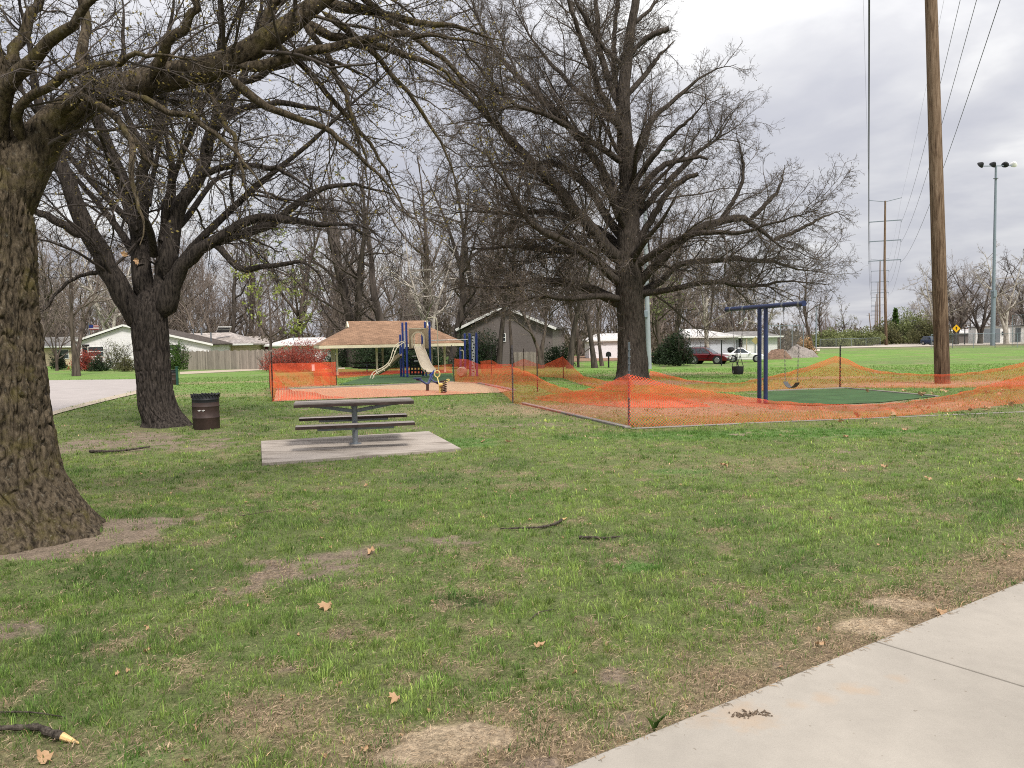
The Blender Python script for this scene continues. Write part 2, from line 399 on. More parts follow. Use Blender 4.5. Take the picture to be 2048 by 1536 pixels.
def fields(x, y):
    """what grows or lies where: bare earth, dead straw, pale sand, dark lush tufts, clover, far mown field"""
    x = np.asarray(x, float); y = np.asarray(y, float)
    n1, n2 = fbm(x * .45, y * .45, 1), fbm(x * 1.9, y * 1.9, 5)
    n3 = fbm(x * 5.5, y * 5.5, 9, 3)
    s = (walk_a[0] - x) * wn[0] + (walk_a[1] - y) * wn[1]          # metres from the pavement edge onto the lawn
    bare = sstep(.57, .72, n1 * .5 + n2 * .5) * .75
    bare = np.maximum(bare, blob(x, y, 120, 1075, 1.15, .95, 1, .3, .35))
    bare = np.maximum(bare, blob(x, y, 250, 1050, .75, .5, 21, .4, .4))
    bare = np.maximum(bare, blob(x, y, 290, 880, 3.2, 2.0, 2, .9, 1.0) * .8)
    bare = np.maximum(bare, blob(x, y, 200, 890, 2.4, 1.4, 3, .9, 1.0) * .8)
    bare = np.maximum(bare, blob(x, y, 650, 1125, 1.15, .6, 4, 1.0, 1.1) * .72)
    bare = np.maximum(bare, blob(x, y, 860, 1080, .9, .5, 5, 1.0, 1.1) * .66)
    bare = np.maximum(bare, blob(x, y, 450, 895, 2.6, .9, 6, .9, 1.1) * .66)
    bare = np.maximum(bare, blob(x, y, 1290, 765, 4.2, 4.0, 22, .6, .6) * .8)
    bare = np.maximum(bare, blob(x, y, 1000, 850, 3.0, .8, 23, .8, 1.0) * .6)
    bare = np.maximum(bare, blob(x, y, 1180, 1560, .8, .3, 24, .6, .8) * .7)
    bare = np.maximum(bare, blob(x, y, 30, 1260, .7, .35, 25, .6, .9) * .7)
    strip = 1 - sstep(.15, 1.0, s + (n2 - .5) * 1.5 + (n3 - .5) * .5)
    straw = strip * (s > -.3) * (y < 14)
    straw = np.maximum(straw, sstep(.50, .66, n2 * .6 + n3 * .4) * .38)
    straw = np.maximum(straw, blob(x, y, 560, 1440, .5, .45, 7, .7, .5) * .85)
    straw = np.maximum(straw, blob(x, y, 760, 1500, .9, .32, 8, .7, .7) * .75)
    straw = np.maximum(straw, blob(x, y, 300, 1500, 1.0, .3, 28, .7, .8) * .45)
    straw = np.maximum(straw, blob(x, y, 1340, 748, 7, 5, 9, .7, .8) * .7)
    straw = np.maximum(straw, blob(x, y, 1880, 768, 6.5, 2.6, 10, .7, .6) * .9)
    straw = np.maximum(straw, blob(x, y, 1640, 756, 5, 2.0, 11, .7, .6) * .8)
    straw = np.maximum(straw, blob(x, y, 430, 790, 4.5, 2.2, 12, .8, .9) * .6)
    straw = np.maximum(straw, blob(x, y, 450, 765, 5.0, 2.5, 13, .8, .9) * .75)
    straw = np.maximum(straw, blob(x, y, 480, 735, 10.0, 4.5, 14, .6, .5) * .8)
    straw = np.maximum(straw, blob(x, y, 610, 775, 2.0, 4.0, 15, .6, .5) * .9)
    straw = np.maximum(straw, blob(x, y, 1440, 812, 9, 3.2, 41, .6, .5) * .95)
    straw = np.maximum(straw, blob(x, y, 1760, 815, 4.0, 1.2, 42, .8, .6) * .7)
    straw = np.maximum(straw, blob(x, y, 1500, 930, 2.4, 1.0, 16, .9, 1.0) * .35)
    sand = np.maximum(blob(x, y, 1745, 1255, .30, .20, 17, .35, .8), blob(x, y, 905, 1472, .34, .17, 18, .4, .8))
    sand = np.maximum(sand, np.maximum(blob(x, y, 1790, 1207, .32, .16, 19, .35, .8), blob(x, y, 860, 1505, .3, .12, 29, .4, .9)))
    dark = sstep(.52, .68, fbm(x * .8 + 31, y * .8, 21)) * .55
    dark = np.maximum(dark, blob(x, y, 930, 1205, .45, .2, 20, .4, .5))
    dark = np.maximum(dark, blob(x, y, 330, 1150, 1.2, .8, 26, .7, .7) * .6)
    clover = np.maximum(blob(x, y, 1370, 943, .75, .28, 30, .4, .5), np.maximum(blob(x, y, 935, 885, .9, .8, 31, .5, .6), blob(x, y, 1560, 868, 4.5, 1.0, 32, .5, .5)))
    clover = np.maximum(clover, np.maximum(blob(x, y, 1270, 1135, .3, .18, 33, .5, .6), blob(x, y, 275, 1510, .25, .12, 34, .5, .6)))
    lush = sstep(24, 42, y) * sstep(.30, .55, n1 + .1)
    n4 = fbm(x * 13, y * 13, 12, 3)
    br = (n3 - .5) * 1.3 + (n4 - .5) * 1.5                       # every edge is ragged: tufts stand in the bare places and bare spots in the turf
    rag = lambda m: np.clip(sstep(.30, .72, m * .9 + br * .75 * (m > .02)), 0, 1) * np.clip(m * 1.5, 0, .92)
    bare, straw, sand = rag(bare), np.clip(straw + br * .5 * (straw > .03), 0, 1), rag(sand)
    return bare, straw, sand, dark, clover, lush, strip
def mixc(a, b, f): return a * (1 - f[..., None]) + np.asarray(b) * f[..., None]
def ground_colour(x, y):
    bare, straw, sand, dark, clover, lush, strip = fields(x, y)
    g = np.ones(np.shape(x) + (3,)) * np.array((.122, .142, .052))
    g = mixc(g, (.085, .10, .042), dark)
    g = mixc(g, (.09, .165, .04), clover * .8)
    far = sstep(16, 34, y)
    n = fbm(x * .12, y * .12, 60)
    g = mixc(g, (.118, .175, .052), far * .8)
    g = mixc(g, (.125, .225, .042), lush * sstep(.25, .6, n) * np.where(x > 0, 1, .7))
    g = mixc(g, (.15, .12, .085), sstep(105, 150, y))
    g = mixc(g, (.27, .195, .125), straw * .9)
    g = mixc(g, (.215, .162, .122), bare)
    g = mixc(g, (.44, .34, .23), sand * np.clip(.35 + 1.1 * fbm(x * 9, y * 9, 66, 3), 0, 1))
    return g
def grow_axis(a, b, step, lo, hi, k=1.07):
    m = list(np.arange(a, b, step)); l, s = [], step; p = a
    while p > lo: s *= k; p -= s; l.append(p)
    r, s = [], step; p = m[-1]
    while p < hi: s *= k; p += s; r.append(p)
    return np.array(l[::-1] + m + r)
xs = grow_axis(-6, 6.5, .045, -3200, 3200, 1.035); ys = grow_axis(2.8, 10, .045, -400, 4200, 1.018)
X, Y = np.meshgrid(xs, ys); nx, ny = len(xs), len(ys)
Vg = np.stack([X, Y, terr(X, Y) + (fbm(X * 2.2, Y * 2.2, 70) - .5) * .03 * (Y < 22)], -1).reshape(-1, 3)
ii = (np.arange(ny - 1)[:, None] * nx + np.arange(nx - 1)[None]).ravel()
me = mesh_np('ground', Vg, np.stack([ii, ii + 1, ii + nx + 1, ii + nx], 1))
def set_col(me, col):
    a = me.color_attributes.new('col', 'FLOAT_COLOR', 'POINT'); c = np.ones((len(col), 4), np.float32); c[:, :3] = col; a.data.foreach_set('color', c.ravel())
set_col(me, ground_colour(X.ravel(), Y.ravel()))
M['ground'] = attr_mat('park_ground', 1.0, 30, .95, 1.0, dist=.04)
tag(link('ground', me, M['ground']), kind='structure')

def sheet(name, poly, mat, off=.006, maxlen=1.2, kind='structure', smooth=True):
    bm = bmesh.new(); vs = [bm.verts.new((p[0], p[1], 0)) for p in poly]; bm.faces.new(vs)
    bmesh.ops.triangulate(bm, faces=bm.faces[:])
    for _ in range(7):
        es = [e for e in bm.edges if e.calc_length() > maxlen]
        if not es: break
        bmesh.ops.subdivide_edges(bm, edges=es, cuts=1); bmesh.ops.triangulate(bm, faces=bm.faces[:])
    for v in bm.verts: v.co.z = float(terr(v.co.x, v.co.y)) + off
    bmesh.ops.recalc_face_normals(bm, faces=bm.faces)
    if sum(f.normal.z for f in bm.faces) < 0: bmesh.ops.reverse_faces(bm, faces=bm.faces)
    me = bpy.data.meshes.new(name); bm.to_mesh(me); bm.free()
    o = link(name, me, mat)
    return tag(o, kind=kind) if kind else o
def raised(name, poly, mat, h, kind='structure', joints=None):
    m = MB(); k = len(poly); z = [float(terr(p[0], p[1])) for p in poly]
    m.add([(p[0], p[1], zz + h) for p, zz in zip(poly, z)] + [(p[0], p[1], zz - .12) for p, zz in zip(poly, z)],
          [tuple(range(k))] + [(i, (i + 1) % k, k + (i + 1) % k, k + i) for i in range(k)])
    o = m.build(name, mat, bevel=.012); return tag(o, kind=kind) if kind else o
# pavement: separate bays with a tooled joint between, mud smears on the near bay
n, c, b = concrete('pavement_concrete', (.305, .275, .232), .18, 90)
v = n.coords('Object')
for (px, py, r, s) in ((1490, 1447, .19, .55), (1400, 1455, .12, .30), (1700, 1392, .10, .5), (1650, 1413, .09, .45), (1590, 1425, .07, .4), (1795, 1372, .07, .4), (1735, 1397, .07, .45)):
    p = gnd(px, py); d = n.n('ShaderNodeVectorMath', operation='DISTANCE'); n.t.links.new(v, d.inputs[0]); d.inputs[1].default_value = (p[0], p[1], .05)
    f = n.math('ADD', n.math('DIVIDE', d.outputs['Value'], r), n.math('MULTIPLY_ADD', n.noise(v, 16, 4), 1.5, -.75))
    s *= .62; k = n.ramp(f, [(.25, (s, s, s, 1)), (1, (0, 0, 0, 1))]); c = n.mix(k, c, (.36, .235, .13, 1))
M['pavement'] = n.done(n.bsdf(c, .9, b, 0, .2))
jd = gnd(2048, 1388)[:2] - walk_j; jd /= np.linalg.norm(jd); WW = 2.6
def bay(a, b): return [walk_a + wd * a, walk_a + wd * b, walk_a + wd * b + jd * WW, walk_a + wd * a + jd * WW]
j0 = float(np.dot(walk_j - walk_a, wd)); BL = 3.3
for k in range(-3, 8):
    raised('pavement', bay(j0 + k * BL + .006, j0 + (k + 1) * BL - .006), M['pavement'], .045)
raised('slab', slab_poly, M['slab'], .055)
M['stain'] = None
sheet('parking_lot', lot_poly, M['road'], .02)
lg = P_((110, 823), (270, 783), (284, 770), (283, 776), (272, 789), (114, 829), (-420, 1003), (-420, 985))
sheet('gutter', lg, M['gutter'], .03, kind='structure')
sheet('gravel', gravel_poly, M['gravel'], .02); sheet('turf', turf_poly, M['turf'], .02); sheet('rubber_surface', mat_poly, M['turf'], .02)
sheet('path', P_((360, 749), (535, 740), (690, 738), (690, 735.5), (535, 736.5), (360, 744)), M['gutter'], .02)
sheet('leaf_litter', P_((1130, 712), (1480, 708), (1480, 717), (1330, 719), (1130, 724)), simple('leaf_litter', (.20, .12, .075), .95, .5, 5, .6), .025, 2.5)
sheet('road', [gnd(1600, 697.5)[:2], gnd(1830, 693.5)[:2], gnd(2500, 676)[:2], gnd(2500, 671)[:2], gnd(1830, 687)[:2], gnd(1640, 691.5)[:2]], M['dirtroad'], .05, 6)
sheet('street', P_((1330, 713), (1640, 703), (1640, 698), (1330, 706)), M['dirtroad'], .05, 4)
def border(name, pts, w=.13, h=.09, mat=None, kind='structure'):
    m = MB(); pts = [np.array(p) for p in pts]
    for a, b in zip(pts[:-1], pts[1:]):
        a3 = (a[0], a[1], float(terr(*a)) + h / 2); b3 = (b[0], b[1], float(terr(*b)) + h / 2); m.bar(a3, b3, w, h)
    return tag(m.build(name, mat or M['kerb'], bevel=.01), kind=kind)
border('kerb', P_((1046, 808), (1256, 857)), .15, .05)
border('kerb', P_((1262, 858), (1480, 848)), .14, .02)
border('kerb', P_((1490, 847), (1760, 836), (2100, 822)), .12, .015)
border('kerb', P_((1532, 783), (1690, 777), (1874, 794)), .12, .05)
border('kerb', P_((958, 767), (1025, 781)), .3, .06)
border('kerb', P_((553, 781), (760, 772), (905, 764.5)), .14, .07)

# ------------------------------------------------------------------ grass
def blades(n, x0, x1, y0, y1, hh, ww, seed):
    r = np.random.default_rng(seed)
    y = np.sqrt(r.uniform(y0 ** 2, y1 ** 2, n)); u = r.uniform(-1, 1, n); x = u * (y * .70 + 1.3)
    cs = .11 if y1 < 7 else .15 if y1 < 12 else .24 if y1 < 20 else .5            # size of a tuft
    az = r.uniform(0, 2 * PI, n); tone = np.ones(n); inr = np.zeros(n)
    ix, iy = np.floor(x / cs), np.floor(y / cs); z_ = np.zeros(n)
    h1, h2, h3, h4 = [_hash(ix, iy, z_, 200 + k) for k in range(4)]
    intuft = (r.random(n) < .66) & (h4 < .8)
    qx, qy = (ix + .15 + .7 * h1) * cs, (iy + .15 + .7 * h2) * cs; rd = cs * (.18 + .22 * h3)
    jx, jy = r.normal(size=n) * rd, r.normal(size=n) * rd
    x = np.where(intuft, qx + jx, x); y = np.where(intuft, qy + jy, y); az = np.where(intuft, np.arctan2(jy, jx) + r.normal(size=n) * .5, az)
    inr = np.where(intuft, np.exp(-(jx ** 2 + jy ** 2) / (2 * rd ** 2 + 1e-9)), 0); tone = np.where(intuft, .72 + .62 * h3 + .25 * (h1 - .5), .85)
    hue = np.where(intuft, h2, r.random(n)); tg = intuft & (h3 > .52)
    bare, straw, sand, dark, clover, lush, strip = fields(x, y)
    cl = sstep(.34, .58, noise3(x * 3.5, y * 3.5, .5, 86) * .5 + noise3(x * 9, y * 9, .5, 87) * .5)
    keep = r.random(n) > np.clip(bare * np.where(tg & (h4 < .3), .3, .93) + sand * 1.0 + straw * .2 + (1 - cl) * .6 * (y < 17), 0, 1)
    for poly in (slab_poly, gravel_poly, turf_poly, mat_poly, lot_poly): keep &= ~inside(poly, x, y)
    s = (walk_a[0] - x) * wn[0] + (walk_a[1] - y) * wn[1]; keep &= s > .015
    for T, rr in ((T1, .66), (T2, .62), (T3, .85), (POLE, .35)): keep &= (x - T[0]) ** 2 + (y - T[1]) ** 2 > rr ** 2
    x, y, bare, straw, dark, clover, lush, strip, az, inr, tone, hue, tg = [a[keep] for a in (x, y, bare, straw, dark, clover, lush, strip, az, inr, tone, hue, tg)]; n = len(x)
    dead = r.random(n) < np.clip(straw * .9 + bare * .3 + .05, 0, .9) * np.where(tg, .3, 1)
    tuft = sstep(.45, .75, noise3(x * 4.3, y * 4.3, .5, 88))
    h = hh * r.uniform(.55, 1.25, n) * (.62 + .75 * inr + .45 * dark + .3 * tuft - .2 * straw) * np.where(dead, .75, 1)
    lean = r.uniform(.2, 1.0, n) * np.where(dead, 2.2, 1.0) * (1.25 - .5 * inr); fa = r.uniform(0, PI, n)
    w = ww * r.uniform(.6, 1.3, n) * (1 + .9 * (clover > .4) * r.random(n))
    h = np.where(clover > .4, h * .8, h)
    dx, dy = np.cos(az), np.sin(az); wx, wy = -dy * w / 2, dx * w / 2
    wx, wy = np.cos(fa) * w / 2 * .6 + wx * .6, np.sin(fa) * w / 2 * .6 + wy * .6
    z0 = terr(x, y) - .005; nrm = 1 / np.sqrt(1 + (lean * .8) ** 2)
    hm, ht = h * .55 * nrm, h * nrm * .95; om, ot = h * .28 * lean * nrm, h * .85 * lean * nrm
    V = np.empty((n, 5, 3)); 
    V[:, 0] = np.stack([x - wx, y - wy, z0], 1); V[:, 1] = np.stack([x + wx, y + wy, z0], 1)
    V[:, 2] = np.stack([x + dx * om + wx * .8, y + dy * om + wy * .8, z0 + hm], 1); V[:, 3] = np.stack([x + dx * om - wx * .8, y + dy * om - wy * .8, z0 + hm], 1)
    V[:, 4] = np.stack([x + dx * ot, y + dy * ot, z0 + ht], 1)
    t = r.random(n)[:, None]; clump = np.clip((fbm(x * 1.1, y * 1.1, 91) - .3) * 2.2, 0, 1)[:, None]
    mixf = np.clip(clump * .65 + .5 * (hue[:, None] - .3), 0, 1)
    g = np.array((.118, .212, .046)) * (1 - mixf) + np.array((.325, .41, .108)) * mixf
    g = g * (.6 + .8 * t) * tone[:, None]; g = mixc(g, (.055, .115, .036), np.maximum(dark * .65, tg * straw * .8)); g = mixc(g, (.095, .20, .04), clover * .8)
    g = mixc(g, (.12, .225, .045), lush * .7)
    st = np.array((.47, .355, .225)) * (.5 + .9 * r.random(n)[:, None]); g = np.where(dead[:, None], st, g)
    g[r.random(n) < .06] *= np.array((1.7, 1.45, 1.35))
    return V, g
GB = [blades(250000, 0, 0, 2.9, 6.2, .052, .0048, 1), blades(230000, 0, 0, 6.2, 10.5, .052, .0068, 2),
      blades(180000, 0, 0, 10.5, 17, .05, .0105, 3), blades(110000, 0, 0, 17, 30, .06, .019, 4), blades(70000, 0, 0, 30, 60, .07, .04, 5)]
def thatch(n, y0, y1, seed):
    """dead stems lying loose over the dry places"""
    r = np.random.default_rng(seed); y = np.sqrt(r.uniform(y0 ** 2, y1 ** 2, n)); x = r.uniform(-1, 1, n) * (y * .70 + 1.3)
    bare, straw, sand, dark, clover, lush, strip = fields(x, y); s = (walk_a[0] - x) * wn[0] + (walk_a[1] - y) * wn[1]
    k = (r.random(n) < .03 + straw * .75 - sand * .3) & (s > -.05 * r.random(n) ** 2) & ~inside(slab_poly, x, y) & ((x - T1[0]) ** 2 + (y - T1[1]) ** 2 > .6); x, y, s = x[k], y[k], s[k]; n = len(x)
    L = r.uniform(.012, .06, n); w = r.uniform(.0007, .0018, n) * (1 + y * .05); az = r.uniform(0, 2 * PI, n); el = r.uniform(-.1, .5, n) * (s > 0); dx, dy = np.cos(az), np.sin(az); z = np.where(s > 0, r.uniform(.004, .028, n), .0465); b = r.normal(size=n) * .012
    V = np.empty((n, 5, 3)); wx, wy = -dy * w, dx * w
    V[:, 0] = np.stack([x - wx, y - wy, z], 1); V[:, 1] = np.stack([x + wx, y + wy, z + w], 1); mx_, my_ = x + dx * L * .5 - dy * b, y + dy * L * .5 + dx * b
    V[:, 2] = np.stack([mx_ + wx, my_ + wy, z + L * el * .5 + .006], 1); V[:, 3] = np.stack([mx_ - wx, my_ - wy, z + L * el * .5 + .004], 1); V[:, 4] = np.stack([x + dx * L, y + dy * L, z + L * el * .6], 1)
    return V, np.array((.40, .30, .195)) * r.uniform(.3, 1.2, n)[:, None]
GB += [thatch(150000, 2.9, 7, 11), thatch(110000, 7, 12, 12)]
V = np.concatenate([b[0] for b in GB]); col = np.concatenate([b[1] for b in GB]); k = len(V)
q = np.arange(k)[:, None] * 5 + np.array([[0, 1, 2, 3]]); t3 = np.arange(k)[:, None] * 5 + np.array([[3, 2, 4]])
me = mesh_np('grass', V.reshape(-1, 3), q, t3, False); set_col(me, np.repeat(col, 5, 0))
M['grass'] = attr_mat('grass_blades', .3, 3, .65, 0, .35)
tag(link('grass', me, M['grass']), kind='stuff')
# ------------------------------------------------------------------ trees
def nz(v): return v / (np.linalg.norm(v, axis=-1, keepdims=True) + 1e-12)
def tube_arrays(P, R, S):
    T = nz(np.gradient(P, axis=1)); mean = P[:, -1] - P[:, 0]
    ref = np.eye(3)[np.argmin(np.abs(mean), axis=1)][:, None, :]
    U = nz(np.cross(T, np.broadcast_to(ref, T.shape))); W = np.cross(T, U)
    a = 2 * PI * np.arange(S) / S
    V = P[:, :, None] + R[:, :, None, None] * (np.cos(a)[:, None] * U[:, :, None] + np.sin(a)[:, None] * W[:, :, None])
    m, k = P.shape[:2]
    b = (np.arange(m)[:, None, None] * k + np.arange(k - 1)[None, :, None]) * S
    s = np.arange(S)[None, None]; s2 = (s + 1) % S
    F = np.stack([b + s, b + s2, b + S + s2, b + S + s], -1).reshape(-1, 4)
    return V.reshape(-1, 3), F
class Wood:
    def __init__(s): s.V = []; s.F = []; s.n = 0
    def add(s, P, R, S):
        if len(P): s.raw(*tube_arrays(np.asarray(P, float), np.asarray(R, float), S))
        return s
    def raw(s, V, F):
        s.V.append(V); s.F.append(F + s.n); s.n += len(V); return s
    def build(s, name, mat, parent, world=True):
        return link(name, mesh_np(name, np.concatenate(s.V), np.concatenate(s.F)), mat, parent, world)
def spawn(r, P, R, dens, t0, t1, ang, asd, lr, lmin, lmax, K, wander, trop, rk, rmin, taper=.5):
    seg = np.linalg.norm(np.diff(P, axis=1), axis=-1); L = seg.sum(1); k0 = P.shape[1]
    n = np.floor(dens * L * (t1 - t0) + r.random(len(P))).astype(int); idx = np.repeat(np.arange(len(P)), n); N = len(idx)
    if N == 0: return np.zeros((0, K, 3)), np.zeros((0, K))
    t = r.uniform(t0, t1, N); f = t * (k0 - 1); i = np.minimum(f.astype(int), k0 - 2); fr = (f - i)[:, None]
    A, B = P[idx, i], P[idx, i + 1]; pos = A + (B - A) * fr; T = nz(B - A)
    rl = R[idx, i] * (1 - fr[:, 0]) + R[idx, i + 1] * fr[:, 0]
    rv = r.normal(size=(N, 3)); U = nz(np.cross(T, rv)); th = np.abs(r.normal(ang, asd, N))[:, None]
    d = np.cos(th) * T + np.sin(th) * U
    ln = np.clip(lr * L[idx] * (1 - taper * t) * r.uniform(.45, 1.25, N), lmin, lmax)
    r0 = np.maximum(np.minimum(.7 * rl, rk * ln), rmin)
    out = np.empty((N, K, 3)); out[:, 0] = pos; st = (ln / (K - 1))[:, None]; tv = np.array((0, 0, trop))
    for k in range(1, K):
        d = nz(d + wander * r.normal(size=(N, 3)) + tv); out[:, k] = out[:, k - 1] + d * st
    s = np.linspace(0, 1, K)[None]; rr = rmin * .6 + (r0[:, None] - rmin * .6) * (1 - s) ** .85
    return out, np.maximum(rr, rmin * .6)
def chaikin(P, it=2):
    for _ in range(it):
        Q = np.empty((2 * len(P) - 2, P.shape[1])); Q[0::2] = .75 * P[:-1] + .25 * P[1:]; Q[1::2] = .25 * P[:-1] + .75 * P[1:]
        P = np.concatenate([P[:1], Q, P[-1:]])
    return P
def resample(P4, K):
    s = np.concatenate([[0], np.cumsum(np.linalg.norm(np.diff(P4[:, :3], axis=0), axis=1))]); u = np.linspace(0, s[-1], K)
    return np.stack([np.interp(u, s, P4[:, j]) for j in range(P4.shape[1])], 1)
def limb(pts, d0, slope, K=18, jit=.02, r=rng, rs_=.92):
    """a limb traced along its bearings, running towards or away from the viewer by slope"""
    pts = [tuple(p) for p in pts]; a = np.array(pts, float); s = np.concatenate([[0], np.cumsum(np.linalg.norm(np.diff(a[:, :2], axis=0), axis=1))]) / ppm(d0)
    out = []
    for (px, py, rp), q in zip(pts, s):
        d = d0 + slope * q * (1 - .25 * q / max(s[-1], 1e-3)); out.append(np.concatenate([at(px, py, d), [rp / ppm(d)]]))
    Q = resample(chaikin(np.array(out)), K)
    u_ = np.linspace(0, 1, K); Q[:, 3] *= rs_ * (1 - .72 * np.clip((u_ - .55) / .45, 0, 1) ** 1.4)
    Q[1:, :3] += r.normal(size=(K - 1, 3)) * jit * np.minimum(1, np.arange(1, K) / 4)[:, None]
    Q[0, 3] = .002
    return Q[:, :3], Q[:, 3]
def trunk_arrays(cen, S, rows, furrow, vs, flare, seed, root=5, az0=.6, depth=.03):
    """a trunk with furrowed bark and root flare; cen = (x, y, z, radius) from the ground up"""
    Q = resample(chaikin(np.array(cen, float), 3), rows); th = np.linspace(0, 2 * PI, S, endpoint=False)
    z = Q[:, 2][:, None]; rr = Q[:, 3][:, None] * np.ones((1, S))
    hgt = (z - Q[0, 2]) / flare
    rr = rr * (1 + np.exp(-np.clip(hgt, 0, 9) * 3.2) * (.14 + .36 * np.maximum(0, np.cos(root * th + az0 + .6 * np.sin(2 * th)))[None]))
    cx, cy = np.cos(th)[None] * np.ones_like(z), np.sin(th)[None] * np.ones_like(z); R0 = Q[:, 3].mean()
    wx = noise3(cx * 3, cy * 3, z * 1.2, seed) - .5
    g1 = noise3(cx * R0 * furrow + wx * 1.6, cy * R0 * furrow + wx, z * vs + wx * 1.2, seed + 1)
    g2 = noise3(cx * R0 * furrow * 1.9 + 5, cy * R0 * furrow * 1.9 + wx, z * vs * 2.3, seed + 2)
    f1 = np.exp(-((2 * g1 - 1) / .19) ** 2); f2 = np.exp(-((2 * g2 - 1) / .22) ** 2)      # narrow cracks between the plates of bark
    f3 = noise3(cx * R0 * furrow * 5, cy * R0 * furrow * 5, z * vs * 9, seed + 3)
    dep = np.maximum(f1, f2 * .7) + f3 * .35 - .3
    rr = rr * (1 + .10 * (noise3(cx * 1.3, cy * 1.3, z * .8, seed + 4) - .5)) - dep * depth
    V = np.stack([Q[:, 0][:, None] + cx * rr, Q[:, 1][:, None] + cy * rr, z * np.ones_like(cx)], -1).reshape(-1, 3)
    b = np.arange(rows - 1)[:, None] * S; s = np.arange(S)[None]; s2 = (s + 1) % S
    return V, np.stack([b + s, b + s2, b + S + s2, b + S + s], -1).reshape(-1, 4)
def buds_mesh(name, pos, dirs, size, mat, parent, r, n=2, world=True):
    """small opening buds: a few pointed leaflets each"""
    N = len(pos); V = []; 
    for k in range(n):
        d = nz(dirs + r.normal(size=(N, 3)) * .7); u = nz(np.cross(d, r.normal(size=(N, 3)))); s = size * r.uniform(.6, 1.3, N)[:, None]
        V.append(np.stack([pos, pos + d * s * .5 + u * s * .28, pos + d * s, pos + d * s * .5 - u * s * .28], 1))
    V = np.concatenate(V); q = np.arange(len(V))[:, None] * 4 + np.arange(4)[None]
    return link(name, mesh_np(name, V.reshape(-1, 3), q, None, False), mat, parent, world)
def px_limb(*s): return [tuple(map(float, p.split(','))) for p in s[0].split()]
def stack(limbs):
    return np.array([l[0] for l in limbs]), np.array([l[1] for l in limbs])

def padK(limbs, K=26): return [(lambda Q: (Q[:, :3], Q[:, 3]))(resample(np.column_stack([p, q]), K)) for p, q in limbs]
def big_tree(root, limbs, r, mats, lv, budn=0, budsize=.03, budmat=None, trunk_raw=None, wood_limb=None):
    """limbs + branch orders -> trunk, crown and bud parts"""
    w = Wood()
    if trunk_raw: w.raw(*trunk_raw)
    P, R = stack(limbs); w.add(P, R, 14)
    w.build('trunk', mats[0], root)
    c = Wood(); allp = []
    cur = [(P, R)]; orders = []
    for li, kw in enumerate(lv):
        nP, nR = [], []
        for (p, q) in cur:
            a, b = spawn(r, p, q, **{k: v for k, v in kw.items() if k != 'S'}); nP.append(a); nR.append(b)
        p, q = np.concatenate(nP), np.concatenate(nR); c.add(p, q, kw['S']); orders.append((p, q))
        cur = [(p, q)]
        # the smallest twigs also come straight off the stouter branches
        if li >= 2: cur.append(orders[li - 1])
    c.build('crown', mats[1], root)
    if budn:
        tips = np.concatenate([o[0][:, -1] for o in orders[-2:]]); d = np.concatenate([nz(o[0][:, -1] - o[0][:, -2]) for o in orders[-2:]])
        k = r.random(len(tips)) < budn
        buds_mesh('buds', tips[k], d[k], budsize, budmat, root, r)
    return root

